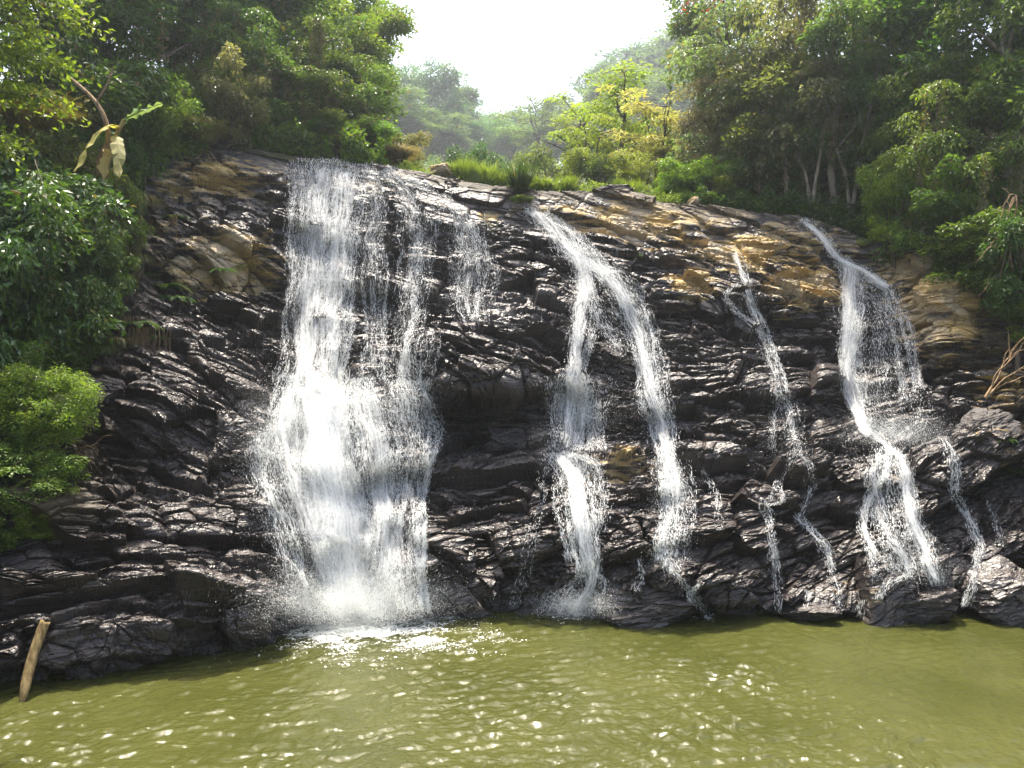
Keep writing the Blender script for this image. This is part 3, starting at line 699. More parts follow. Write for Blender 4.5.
def tree_proto(seed, H=10.0, rad=3.0, low=.2, clumps=60, per=330, leaf=.26, lw=.45, clump_r=.75, droop=.25, trunk_r=.18, limbs=14, vines=0, shape='round', flat=.75, forks=1, lean=.6, onlimb=.7):
    """returns (trunk mesh, crown mesh, vines mesh or None); base at the origin"""
    rs = np.random.RandomState(seed); wood = Acc(); crown = Acc(); vin = Acc()
    ends = []
    for fk in range(forks):
        top = np.array([rs.normal(0, lean) + (fk - (forks - 1) / 2) * rad * .7, rs.normal(0, lean), H * rs.uniform(.78, .92)])
        n = 12; t = np.linspace(0, 1, n)
        tp = np.outer(t, top) * np.array([1, 1, 1]); tp[:, :2] *= (t ** 1.4)[:, None] / np.maximum(t, 1e-6)[:, None]
        tp += smooth1d(rs.normal(0, .12, (n, 3)), 3, 0) * np.minimum(t * 4, 1)[:, None]; tp[0] = (0, 0, -2.5)
        wood.add(tube(tp, trunk_r * (1.25 - t * 1.05) * (1 + .5 * np.exp(-t * 18)), 8))
        for k in range(limbs // forks):
            tt = rs.uniform(low * .9 + .05, 1.0); a = np.array([np.interp(tt, t, tp[:, q]) for q in range(3)])
            hz = low + (1 - low) * rs.uniform(0, 1) ** .8
            az = rs.uniform(0, 6.283) 
            prof = {'round': math.sqrt(max(.05, 1 - ((hz - (low + .5 * (1 - low))) / (.56 * (1 - low))) ** 2)), 'cone': 1.15 - hz, 'umbrella': .35 + .75 * hz ** 2, 'column': .8}[shape]
            r_ = rad * prof * rs.uniform(.45, 1.0)
            b = np.array([a[0] * .6 + r_ * math.cos(az), a[1] * .6 + r_ * math.sin(az), H * max(low, min(1.0, tt + rs.uniform(-.12, .16)))])
            lp = bez(a, b, rs.uniform(-.1, .25) * r_, 7, rs); wood.add(tube(lp, trunk_r * (.5 - .4 * np.linspace(0, 1, 7)) * (1.2 - .6 * tt), 5))
            ends.append(lp[3:]); 
    E = np.concatenate(ends)
    cl = []
    for k in range(clumps):
        if rs.rand() < onlimb:
            c = E[rs.randint(len(E))] + rs.normal(0, .35 * clump_r, 3)
        else:
            hz = low + (1 - low) * rs.uniform(0, 1); az = rs.uniform(0, 6.283)
            prof = {'round': math.sqrt(max(.05, 1 - ((hz - (low + .5 * (1 - low))) / (.56 * (1 - low))) ** 2)), 'cone': 1.15 - hz, 'umbrella': .35 + .75 * hz ** 2, 'column': .8}[shape]
            r_ = rad * prof * math.sqrt(rs.uniform(.2, 1)) * rs.uniform(.75, 1.15); c = np.array([r_ * math.cos(az), r_ * math.sin(az), hz * H])
        cl.append(c)
        # twig to the clump
        e = E[np.argmin(np.linalg.norm(E - c, axis=1))]; wood.add(tube(bez(e, c, .1, 5, rs), np.linspace(.03, .008, 5) * trunk_r / .18, 4))
    for c in cl:
        sz = clump_r * rs.uniform(.55, 1.35); n = max(12, int(per * (sz / clump_r) ** 2))
        d = unit(rs.normal(size=(n, 3))); rr = sz * rs.uniform(0, 1, n) ** .45
        p = c + d * rr[:, None] * np.array([1, 1, flat])
        p[:, 2] -= droop * (rr ** 2) / sz
        ax = d * np.array([1, 1, .35]) + rs.normal(0, .55, (n, 3)) - np.array([0, 0, droop * 1.6])
        nm = UP + rs.normal(0, .55, (n, 3)) + d * .35
        l = leaf * rs.uniform(.55, 1.3, n); crown.add(leaves(p, ax, nm, l, l * lw * rs.uniform(.7, 1.2, n)))
    for k in range(vines):
        c = cl[rs.randint(len(cl))]; ln = rs.uniform(.2, .6) * H; ln = min(ln, max(.6, c[2] - .2)); n = 9
        vp = np.stack([c[0] + smooth1d(rs.normal(0, .25, n), 3), c[1] + smooth1d(rs.normal(0, .25, n), 3), c[2] - np.linspace(0, ln, n)], -1)
        vin.add(tube(vp, np.full(n, .012 * H / 10), 3))
        m = int(ln * 16); ti = rs.uniform(0, n - 1.01, m); i = ti.astype(int); q = vp[i] + (vp[i + 1] - vp[i]) * (ti - i)[:, None] + rs.normal(0, .07, (m, 3))
        l = leaf * rs.uniform(.5, 1.0, m); vin.add(leaves(q, rs.normal(0, .5, (m, 3)) - UP, rs.normal(size=(m, 3)) + np.array([0, -1, .4]), l, l * .5))
    return wood.mesh("trunk", True), crown.mesh("crown"), (vin.mesh("vines") if vines else None)

P_ = {}
P_['dense'] = [tree_proto(s, rad=3.2, low=.08, clumps=95, per=185, leaf=.26, clump_r=.85, limbs=22, shape='round', vines=14) for s in (1, 2)]
P_['tall'] = [tree_proto(s, rad=2.6, low=.30, clumps=72, per=190, leaf=.25, clump_r=.72, limbs=20, shape='round', vines=10, lean=.9) for s in (3, 4)]
P_['open'] = [tree_proto(s, rad=3.0, low=.35, clumps=60, per=170, leaf=.22, clump_r=.75, limbs=18, shape='umbrella', flat=.45, forks=2) for s in (5, 6)]
P_['vine'] = [tree_proto(s, rad=3.0, low=.12, clumps=85, per=170, leaf=.23, clump_r=.8, limbs=20, droop=.7, shape='round', vines=70) for s in (7, 8)]
P_['bush'] = [tree_proto(s, H=4, rad=2.0, low=.05, clumps=60, per=160, leaf=.19, clump_r=.5, limbs=16, trunk_r=.07, shape='round', forks=3, lean=.3) for s in (9, 10)]
P_['dome'] = [tree_proto(s, H=4, rad=2.0, low=.12, clumps=230, per=120, leaf=.155, lw=.32, clump_r=.40, limbs=24, trunk_r=.07, shape='round', forks=3, lean=.3, flat=1.0, droop=.3, onlimb=.12) for s in (19, 20)]
P_['bigleaf'] = [tree_proto(s, H=5, rad=2.2, low=.08, clumps=95, per=170, leaf=.20, lw=.5, clump_r=.6, vines=12, limbs=16, trunk_r=.09, shape='round', droop=.5, flat=.7, forks=2) for s in (11, 12)]
P_['airy'] = [tree_proto(s, rad=2.6, low=.45, clumps=46, per=110, leaf=.2, clump_r=.6, limbs=16, shape='umbrella', flat=.35, forks=2, lean=1.0, trunk_r=.13) for s in (13, 14)]
P_['conifer'] = [tree_proto(15, rad=2.3, low=.2, clumps=70, per=200, leaf=.24, lw=.22, clump_r=.6, limbs=24, shape='cone', flat=.4)]

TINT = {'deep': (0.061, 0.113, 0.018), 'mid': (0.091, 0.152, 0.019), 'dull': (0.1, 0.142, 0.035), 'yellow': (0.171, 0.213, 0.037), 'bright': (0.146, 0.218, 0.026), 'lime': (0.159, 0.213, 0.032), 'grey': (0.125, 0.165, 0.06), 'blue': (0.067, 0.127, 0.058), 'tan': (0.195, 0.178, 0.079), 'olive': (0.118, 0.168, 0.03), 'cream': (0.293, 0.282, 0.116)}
PROTO_H = dict(dome=4.0, bush=4.0, bigleaf=5.0)
def tree(kind, v, px, Y, top, wpx, tint, label, base=None, cat="tree", name=None, bark=None, rz=None, group=None, jitter=0, leafmat=None):
    """a tree whose trunk stands on the hillside at (px, Y), crown reaching the height seen in the photo"""
    if Y > 75: Y = 230 + (Y - 76) * 3.4
    tm, cm, vm = P_[kind][v % len(P_[kind])]
    H = PROTO_H.get(kind, 10.0)
    z0 = float(hill_z(px, Y)) - .1 if base is None else CAM_H + (HOR - base) / FPX * Y
    zt = CAM_H + (HOR - top) / FPX * Y
    zz = np.array([q.co[2] for q in cm.vertices]) if kind + str(v % 2) not in PEXT else None
    if zz is not None:
        xx = np.array([q.co[0] for q in cm.vertices]); PEXT[kind + str(v % 2)] = (np.percentile(zz, 99.7), np.percentile(xx, 97) - np.percentile(xx, 3))
    hz, wx = PEXT[kind + str(v % 2)]
    sz = (zt - z0) / hz; sx = wpx / FPX * Y / wx
    o = empty(name or {'bush': 'bush', 'dome': 'bush', 'bigleaf': 'shrub'}.get(kind, 'tree'), ((px - 512) / FPX * Y, Y, z0), R(random.uniform(0, 360)) if rz is None else R(rz))
    o.scale = (sx, sx, sz)
    tag(o, label, cat, group)
    def child(nm, me, mat, c=None):
        if not me.materials: me.materials.append(mat)
        q = bpy.data.objects.new(nm, me); col.objects.link(q); q.parent = o
        if c is not None: q.color = (*c, 1)
        q.material_slots[0].link = 'OBJECT'; q.material_slots[0].material = mat
        return q
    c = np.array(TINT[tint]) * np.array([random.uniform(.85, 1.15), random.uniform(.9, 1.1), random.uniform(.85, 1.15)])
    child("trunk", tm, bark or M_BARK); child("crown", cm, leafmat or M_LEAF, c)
    if vm: child("vines", vm, M_LEAF, np.array([.17, .15, .075]) if kind == "vine" else np.array(c) * np.array([1.4, 1.3, 1.3]))
    return o
PEXT = {}
FOREST_L = "trees on the left rim"; FOREST_R = "trees on the right rim"; FAR = "hazy trees up the valley"
T = tree
# far valley, fading into the haze
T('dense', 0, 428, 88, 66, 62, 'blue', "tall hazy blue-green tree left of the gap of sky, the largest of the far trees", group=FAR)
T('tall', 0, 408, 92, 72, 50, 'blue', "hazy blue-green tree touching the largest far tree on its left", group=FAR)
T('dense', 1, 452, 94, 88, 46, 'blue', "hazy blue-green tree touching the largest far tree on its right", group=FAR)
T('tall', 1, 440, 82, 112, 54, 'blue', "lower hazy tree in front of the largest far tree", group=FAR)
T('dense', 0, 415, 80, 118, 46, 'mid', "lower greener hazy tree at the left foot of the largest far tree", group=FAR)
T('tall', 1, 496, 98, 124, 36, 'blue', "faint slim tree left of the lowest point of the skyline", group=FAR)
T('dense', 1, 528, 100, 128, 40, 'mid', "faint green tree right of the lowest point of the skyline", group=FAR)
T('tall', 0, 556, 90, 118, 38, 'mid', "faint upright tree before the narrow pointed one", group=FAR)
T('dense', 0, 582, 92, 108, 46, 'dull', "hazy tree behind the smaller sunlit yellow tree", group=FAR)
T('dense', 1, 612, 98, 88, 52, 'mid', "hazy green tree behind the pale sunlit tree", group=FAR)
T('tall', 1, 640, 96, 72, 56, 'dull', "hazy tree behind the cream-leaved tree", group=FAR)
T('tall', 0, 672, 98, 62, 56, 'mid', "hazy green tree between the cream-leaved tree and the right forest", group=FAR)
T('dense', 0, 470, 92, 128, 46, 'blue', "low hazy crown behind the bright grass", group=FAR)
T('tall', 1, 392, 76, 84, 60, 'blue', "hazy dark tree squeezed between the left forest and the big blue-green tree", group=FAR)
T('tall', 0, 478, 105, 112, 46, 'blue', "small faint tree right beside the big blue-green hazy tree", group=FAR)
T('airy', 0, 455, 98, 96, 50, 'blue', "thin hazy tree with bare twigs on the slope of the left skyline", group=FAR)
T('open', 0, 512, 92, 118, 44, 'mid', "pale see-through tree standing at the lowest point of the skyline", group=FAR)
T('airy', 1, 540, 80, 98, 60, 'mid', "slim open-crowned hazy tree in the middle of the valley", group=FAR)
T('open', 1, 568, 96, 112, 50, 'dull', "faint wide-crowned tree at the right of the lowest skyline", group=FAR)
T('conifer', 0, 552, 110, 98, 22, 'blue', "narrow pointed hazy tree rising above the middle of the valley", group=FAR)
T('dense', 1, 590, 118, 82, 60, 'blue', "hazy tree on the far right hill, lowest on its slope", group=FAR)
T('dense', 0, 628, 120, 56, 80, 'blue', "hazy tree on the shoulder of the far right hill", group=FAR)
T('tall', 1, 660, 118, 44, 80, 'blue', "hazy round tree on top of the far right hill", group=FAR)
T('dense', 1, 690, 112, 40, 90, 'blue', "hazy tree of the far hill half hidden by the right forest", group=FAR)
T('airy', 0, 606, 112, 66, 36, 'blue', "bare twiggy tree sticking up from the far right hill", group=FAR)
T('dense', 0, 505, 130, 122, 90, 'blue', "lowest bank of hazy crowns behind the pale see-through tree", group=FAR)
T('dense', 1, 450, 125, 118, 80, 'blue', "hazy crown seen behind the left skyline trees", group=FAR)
T('open', 1, 612, 66, 92, 90, 'yellow', "pale sunlit yellow-green tree right of the middle of the valley", group=FAR)
T('open', 0, 590, 60, 118, 56, 'yellow', "smaller sunlit yellow tree leaning over the valley left of the pale sunlit one", group=FAR)
T('airy', 1, 655, 56, 92, 80, 'cream', "cream-leaved tree with dark forked branches above the bright bush", bark=M_BARK, group=FAR)
T('bush', 0, 640, 50, 150, 44, 'yellow', "small yellow bush under the cream-leaved tree", cat="bush")
T('bush', 1, 604, 58, 150, 50, 'dull', "dull green bush behind the grass right of the spiky shrub", cat="bush")
T('bush', 0, 480, 62, 140, 50, 'blue', "hazy bush beyond the bright grass on the lip", cat="bush")
T('bush', 1, 545, 66, 138, 60, 'dull', "hazy bush beyond the spiky shrub", cat="bush")
T('bush', 1, 405, 50, 132, 50, 'tan', "brownish drooping bush at the right end of the left forest", cat="bush")
T('bush', 0, 700, 47, 156, 64, 'lime', "bright lime-green bush on the rim right of the valley", cat="bush")
T('bigleaf', 0, 722, 46.3, 172, 36, 'lime', "low yellow-green shrub beside the bright lime bush", cat="shrub")
T('bush', 1, 672, 48, 172, 36, 'bright', "low green bush left of the bright lime bush", cat="bush")
# left forest above the rim
T('tall', 0, 352, 54, -2, 84, 'mid', "tall tree with thin top at the right edge of the left forest", group=FOREST_L)
T('dense', 1, 362, 48, 60, 66, 'dull', "rounded dull green tree above the right end of the left rim", group=FOREST_L)
T('vine', 0, 318, 46, 20, 80, 'mid', "vine-hung tree directly above the top of the broad waterfall", group=FOREST_L)
T('bush', 1, 335, 44.5, 112, 70, 'dull', "olive bush right at the rim above the broad waterfall", cat="bush")
T('bush', 0, 370, 45, 118, 56, 'mid', "green bush at the rim right of the olive bush", cat="bush")
T('dense', 0, 275, 50, -50, 110, 'deep', "big dark tree above the left side of the broad waterfall", group=FOREST_L)
T('vine', 1, 285, 44.5, 60, 66, 'mid', "green vine-covered tree standing on the rim left of the broad waterfall", group=FOREST_L)
T('bush', 0, 300, 43.5, 118, 56, 'deep', "dark bush at the rim left of the olive bush", cat="bush")
T('dense', 1, 215, 47, -60, 120, 'deep', "dark leafy tree behind the tan grassy bush", group=FOREST_L)
T('tall', 0, 165, 44, -80, 120, 'deep', "tall dark tree behind the feathery bush", group=FOREST_L)
T('vine', 0, 240, 43, 10, 80, 'mid', "light-edged vine tree above the tan grassy bush", group=FOREST_L)
T('dense', 0, 110, 40, -90, 140, 'deep', "huge dark tree behind the banana plant", group=FOREST_L)
T('vine', 1, 60, 37, -80, 150, 'deep', "dark vine-hung tree in the upper left", group=FOREST_L)
T('dense', 1, -20, 34, -60, 160, 'deep', "dark tree cut by the left edge of the photo", group=FOREST_L)
T('dense', 0, 330, 64, -12, 100, 'mid', "tall tree behind the others at the right of the left forest", group=FOREST_L)
T('airy', 1, 372, 60, 2, 50, 'mid', "open see-through treetop against the sky at the right of the left forest", group=FOREST_L)
T('dome', 0, 150, 38.8, 72, 90, 'bright', "feathery light green bush right of the banana plant", cat="bush", rz=40)
T('bush', 1, 128, 37.6, 92, 66, 'mid', "green bush behind the banana plant", cat="bush")
T('dome', 1, 222, 42.0, 62, 66, 'olive', "yellowish bush at the edge of the left rim", cat="bush")
T('bigleaf', 1, 200, 41.0, 84, 40, 'yellow', "yellow-green shrub beside the tan grass tussock on the left rim", cat="shrub")
T('bush', 1, 228, 40.8, 60, 64, 'tan', "tan feathery bamboo-like bush on the left rim", base=156, cat="bush")
T('bush', 0, 252, 42.6, 96, 36, 'olive', "small olive bush right of the tan grass tussock", cat="bush")
T('bigleaf', 0, 45, 29.6, 150, 120, 'deep', "dark glossy-leaved shrub overhanging the left rocks", leafmat=M_GLOSSY, base=360, cat="shrub")
T('bigleaf', 1, 88, 30.6, 210, 70, 'mid', "green shrub draping down the rock right of the glossy dark shrub", leafmat=M_GLOSSY, base=330, cat="shrub")
T('bigleaf', 1, -10, 27.0, 210, 110, 'deep', "dark shrub at the left edge below the glossy one", leafmat=M_GLOSSY, base=420, cat="shrub")
T('bush', 0, 30, 32, 110, 110, 'olive', "olive bush above the dark glossy shrub", base=260, cat="bush")
T('bush', 1, 80, 35.4, 118, 70, 'mid', "bush with pale flowers left of the banana plant", base=230, cat="bush")
T('vine', 0, 118, 33.6, 180, 50, 'mid', "narrow curtain of vines down the rock below the banana plant", base=330, group=FOREST_L)
T('dome', 0, 42, 25.8, 366, 76, 'bright', "round bright green shrub on the left rocks", base=452, cat="bush", rz=10)
T('bush', 1, 0, 26.0, 345, 70, 'deep', "dark bush left of the round bright green shrub", base=470, cat="bush")
T('bigleaf', 0, 20, 24.6, 440, 76, 'mid', "leafy shrub below the round bright green shrub", base=505, cat="shrub")
T('bigleaf', 1, 55, 25.0, 452, 46, 'bright', "small leafy plant between the round shrub and the grey stone", base=520, cat="shrub")
T('bigleaf', 1, -8, 23.6, 500, 50, 'mid', "low leafy plant at the left edge below the pale stone", base=550, cat="shrub")
T('bigleaf', 0, 36, 24.2, 505, 34, 'bright', "little plant growing in front of the two stones", base=538, cat="shrub")
# right forest
T('vine', 1, 740, 50, 10, 110, 'grey', "grey-green vine-hung tree at the left edge of the right forest", group=FOREST_R)
T('dense', 0, 716, 56, -2, 90, 'dull', "tall tree leaning out over the valley at the left of the right forest", group=FOREST_R)
T('vine', 0, 712, 49, 80, 60, 'tan', "pale dry vine-covered tree lit from behind beside the valley", group=FOREST_R)
T('vine', 0, 800, 48, -20, 120, 'grey', "big grey-green tree draped in creepers in the middle of the right forest", group=FOREST_R)
T('tall', 0, 833, 45.5, 20, 90, 'dull', "tree with a straight brown trunk above the top of the right waterfall", bark=M_PALEBARK, group=FOREST_R)
T('tall', 1, 770, 46.5, 60, 70, 'dull', "slim tree with a dark trunk left of the straight brown trunk", group=FOREST_R)
T('dense', 1, 860, 54, -60, 130, 'mid', "tall dark tree behind the straight brown trunk", group=FOREST_R)
T('dense', 0, 905, 46, -30, 90, 'bright', "bright green crown rising above the right bank", group=FOREST_R)
T('dense', 1, 960, 44, -80, 130, 'mid', "leafy tree filling the upper right corner", group=FOREST_R)
T('tall', 1, 1008, 39.5, -60, 90, 'olive', "tree with a thin pale leaning trunk at the right edge", bark=M_PALEBARK, group=FOREST_R)
T('dense', 0, 1060, 42, -70, 140, 'mid', "tree cut by the right edge of the photo", group=FOREST_R)
T('bush', 0, 745, 46.6, 148, 50, 'mid', "dark green bush right of the bright lime bush", cat="bush")
T('bush', 1, 785, 46.0, 158, 56, 'deep', "dark bush under the slim trees of the right forest", cat="bush")
T('bush', 0, 818, 47.0, 150, 50, 'deep', "shadowed bush behind the straight brown trunk", cat="bush")
T('bush', 1, 858, 45.5, 150, 50, 'deep', "shadowed bush right of the straight brown trunk", cat="bush")
T('vine', 1, 925, 40.5, 70, 80, 'bright', "creeper-covered tree on the right bank, bright at its tip", base=255, group=FOREST_R)
T('bush', 0, 893, 40.3, 160, 54, 'bright', "bright bush leaning over the top of the right waterfall", base=246, cat="bush", rz=120)
T('bush', 1, 930, 39.2, 170, 80, 'olive', "olive bush on the right bank above the ochre boulder", base=262, cat="bush")
T('vine', 0, 975, 38.8, 90, 90, 'olive', "creeper-hung tree above the right boulders", base=290, group=FOREST_R)
T('bigleaf', 0, 985, 36.6, 210, 80, 'mid', "leafy shrub hanging over the brown boulder on the right", base=290, cat="shrub")
T('bigleaf', 1, 1018, 34.6, 220, 60, 'deep', "dark shrub at the right edge above the dry branches", base=320, cat="shrub")
T('bush', 0, 1030, 34, 290, 46, 'mid', "green bush at the right edge below the dark shrub", base=345, cat="bush")
T('bush', 1, 960, 38.2, 215, 46, 'dull', "dull bush right behind the ochre boulder", base=272, cat="bush")
T('bush', 1, 880, 41.6, 218, 36, 'bright', "small bright bush at the edge of the right waterfall", base=246, cat="bush")

T('airy', 0, 812, 44.9, 60, 46, 'grey', "slender pale-stemmed tree left of the straight brown trunk", bark=M_PALEBARK, group=FOREST_R)
T('airy', 1, 786, 45.6, 70, 50, 'dull', "slender tree with two thin pale stems above the dark bush", bark=M_PALEBARK, group=FOREST_R)
T('airy', 0, 852, 44.6, 50, 50, 'grey', "slender pale-stemmed tree right of the straight brown trunk", bark=M_PALEBARK, group=FOREST_R)
T('airy', 1, 760, 47.5, 40, 60, 'grey', "slender grey tree at the edge of the creeper-draped trees", bark=M_PALEBARK, group=FOREST_R)
T('airy', 0, 945, 41.5, 60, 60, 'olive', "thin pale-stemmed tree rising through the creepers on the right bank", bark=M_PALEBARK, group=FOREST_R)
T('airy', 1, 258, 43.2, 40, 60, 'mid', "slender tree with a bare stem above the left rim", bark=M_PALEBARK, group=FOREST_L)
# undergrowth: leaf litter and low leaves all over the slopes behind the rim
def undergrowth(name, pxr, Yr, n, hgt, leaf, tint, seed, mat=None):
    rs = np.random.RandomState(seed)
    px = rs.uniform(*pxr, n); rimY = np.interp(px, pxs, rY)
    Y = rimY + Yr[0] + (Yr[1] - Yr[0]) * rs.uniform(0, 1, n) ** 1.6
    dens = fbm(px / 30, Y / 3, 0 * px, seed, 3); ok = dens > -.35; px, Y = px[ok], Y[ok]; n = len(px)
    z = hill_z(px, Y) + hgt * rs.uniform(0, 1, n) ** 1.4 * (.5 + .8 * (noise3(px / 12, Y / 1.2, 0 * px, seed + 3) + .6))
    p = np.stack([(px - 512) / FPX * Y, Y, z], -1)
    l = leaf * rs.uniform(.5, 1.4, n)
    v, f = leaves(p, rs.normal(0, 1, (n, 3)) + np.array([0, -.3, -.2]), UP + rs.normal(0, .6, (n, 3)), l, l * .5)
    o = link(name, mesh_np(name, v, f), mat or M_LEAF); o.color = (*TINT[tint], 1); tag(o, kind="stuff")
undergrowth("undergrowth", (-120, 385), (.2, 14), 60000, 1.3, .26, 'mid', 61)
undergrowth("undergrowth", (700, 1150), (.3, 12), 50000, 1.1, .26, 'deep', 62)
undergrowth("ground_cover", (385, 720), (4, 30), 26000, .8, .26, 'dull', 63)
undergrowth("ground_cover", (392, 760), (.5, 6), 14000, .45, .16, 'olive', 64)
undergrowth("ground_cover", (380, 760), (22, 200), 40000, 2.6, .7, 'mid', 65)
# ------------------------------------------------------------------ grasses, ferns and single plants
def blades(n, rad, L, Wd, arch, rs, spread=1.0, seg=4, flat=1.0):
    """arching blades growing from one tussock"""
    az = rs.uniform(0, 6.283, n); r0 = rad * np.sqrt(rs.uniform(0, 1, n))
    base = np.stack([r0 * np.cos(az) * flat, r0 * np.sin(az), 0 * az], -1)
    az2 = az + rs.normal(0, .6, n); out = np.stack([np.cos(az2), np.sin(az2), 0 * az], -1) * (spread * rs.uniform(.2, 1, n))[:, None]
    l = L * rs.uniform(.55, 1.15, n); w = Wd * rs.uniform(.7, 1.2, n)
    side = np.stack([-np.sin(az2), np.cos(az2), 0 * az], -1)
    V = []
    for k in range(seg + 1):
        t = k / seg
        c = base + out * (l * t)[:, None] + UP * (l * (t - arch * t * t))[:, None]
        ww = w * (1 - t ** 1.6) * .5 + .001
        V += [c - side * ww[:, None], c + side * ww[:, None]]
    v = np.stack(V, 1); m = v.shape[1]
    q = np.array([[2 * k, 2 * k + 1, 2 * k + 3, 2 * k + 2] for k in range(seg)])
    f = (np.arange(n)[:, None, None] * m + q[None]).reshape(-1, 4)
    return v.reshape(-1, 3), f
def plant_obj(name, loc, parts, label, cat, group=None, rz=0, scale=1.0):
    o = empty(name, loc, R(rz)); o.scale = (scale,) * 3; tag(o, label, cat, group)
    for nm, me, mat, c in parts:
        q = link(nm, me, None, o)
        if not me.materials: me.materials.append(mat)
        if c is not None: q.color = (*c, 1)
    return o
def acc_mesh(name, *vfs):
    a = Acc(); [a.add(x) for x in vfs]; return a.mesh(name)
def at(px, py, off=0.0):
    return W(px, py, float(samp(ZB, px, py)) - off)

# bright grass on the lip
def grass_clump(px, py, Y, wpx, hpx, n, label, tint='lime', group="bright grass on the lip"):
    rs = np.random.RandomState(int(px)); w = wpx / FPX * Y; h = hpx / FPX * Y
    me = acc_mesh("blades", *[ (lambda q, dx, dy: (q[0] + np.array([dx, dy, -.1]), q[1]))(blades(n // 7, w * .2, h * rs.uniform(.8, 2.1), .04, rs.uniform(.2, .5), rs, rs.uniform(.3, .8), 4), rs.uniform(-.6, .6) * w, rs.uniform(-.4, .4) * w) for k in range(9)])
    v = np.array([q.co[:] for q in me.vertices]); v[:, 1] *= .5; me.vertices.foreach_set("co", v.astype(np.float32).ravel())
    o = link("grass_tuft", me, M_GRASS); o.location = W(px, py - 2, Y); o.color = (*TINT[tint], 1); tag(o, label, "grass", group)
for a in [(458, 178, 44.2, 24, 15, 800, "bright green grass tuft at the left end of the strip on the lip"),
          (478, 183, 44.0, 26, 17, 900, "tallest bright grass tuft on the lip, right of the brown stone"),
          (496, 186, 43.8, 20, 13, 600, "bright grass tuft on the lip touching the spiky shrub from the left"),
          (540, 192, 43.9, 24, 13, 700, "bright grass tuft on the lip touching the spiky shrub from the right"),
          (560, 193, 44.0, 22, 12, 600, "low bright grass tuft at the right end of the strip on the lip"),
          (630, 190, 45.0, 26, 9, 500, "low grass tuft among the brown rocks right of the valley")]: grass_clump(*a)
rs = np.random.RandomState(77)
sp_b = blades(300, .35, 2.5, .08, .35, rs, .55, 5); sp_c = blades(120, .4, .9, .06, .6, rs, 1.0, 4)
plant_obj("spiky_shrub", W(519, 195, 43.2), [("blades", acc_mesh("blades", sp_b, sp_c), M_GRASS, (.035, .06, .014))], "dark spiky shrub in the middle of the grass on the lip", "shrub")
rs = np.random.RandomState(78)
plant_obj("fern", W(522, 203, 42.6), [("fronds", acc_mesh("fronds", blades(420, .45, .7, .05, .7, rs, .9, 4)), M_GRASS, (.10, .15, .02))], "small bright fern at the foot of the spiky shrub", "fern")
rs = np.random.RandomState(79)
plant_obj("grass_tussock", W(205, 142, 39.5), [("blades", acc_mesh("blades", blades(1500, .55, 2.6, .03, .78, rs, .6, 6)), M_GRASS, TINT['tan'])], "dry tan grass tussock hanging over the left rim", "grass")
rs = np.random.RandomState(81)
plant_obj("grass_tussock", W(32, 128, 31.0), [("blades", acc_mesh("blades", blades(1300, .8, 2.2, .03, .6, rs, .9, 6)), M_GRASS, (.14, .11, .035))], "dry brownish grass tussock at the upper left above the glossy shrub", "grass")
rs = np.random.RandomState(82)
plant_obj("grass_tussock", W(398, 160, 44.6), [("blades", acc_mesh("blades", blades(1100, .5, 2.0, .03, .85, rs, .8, 6)), M_GRASS, (.16, .13, .07))], "greyish dry tussock drooping at the lip right of the broad waterfall top", "grass")

# hanging plants on the face
def fern_mesh(seed, n=14, L=.8, leaf=.13):
    rs = np.random.RandomState(seed); a = Acc()
    for k in range(n):
        az = rs.uniform(0, 6.283); l = L * rs.uniform(.6, 1.1); m = 26; t = np.linspace(0.05, 1, m)
        d = np.array([math.cos(az), math.sin(az), 0]); p = np.outer(t * l, d) + UP * (l * (.8 * t - .95 * t * t))[:, None]
        sd = np.cross(d, UP); tn = unit(np.gradient(p, axis=0))
        for s_ in (-1, 1):
            ll = leaf * np.sin(np.pi * np.clip(t * .85 + .12, 0, 1)) * 1.3 + .02
            a.add(leaves(p, sd * s_ + tn * .5 - UP * .15 + rs.normal(0, .08, (m, 3)), UP + rs.normal(0, .2, (m, 3)), ll, .035 + 0 * ll))
        a.add(tube(p, np.linspace(.008, .002, m), 3))
    return a.mesh("fronds")
FERNS = [fern_mesh(s) for s in (1, 2, 3)]
def roots_mesh(seed, n=60, L=1.2, w=.3):
    rs = np.random.RandomState(seed); a = Acc()
    for k in range(n):
        l = L * rs.uniform(.4, 1.1); m = 8; x = rs.normal(0, w); y = rs.uniform(-.15, .1)
        p = np.stack([x + smooth1d(rs.normal(0, .06, m), 3) , y + smooth1d(rs.normal(0, .05, m), 3), -np.linspace(-.1, l, m)], -1); a.add(tube(p, np.linspace(.012, .004, m), 3))
    return a.mesh("roots")
def fern(px, py, label, s=1.0, c=(.05, .11, .015), roots=None, k=0, Y=None):
    loc = at(px, py, .05) if Y is None else W(px, py, Y)
    parts = [("fronds", FERNS[k % 3], M_LEAF, c)]
    if roots: parts.append(("roots", roots_mesh(int(px), 70, roots, .22), M_DEADWOOD, None))
    return plant_obj("fern", loc, parts, label, "fern", "ferns on the rock", random.uniform(0, 360), s)
fern(173, 218, "fern with a beard of tan roots hanging on the upper left rock", 1.0, (.06, .12, .02), 1.3)
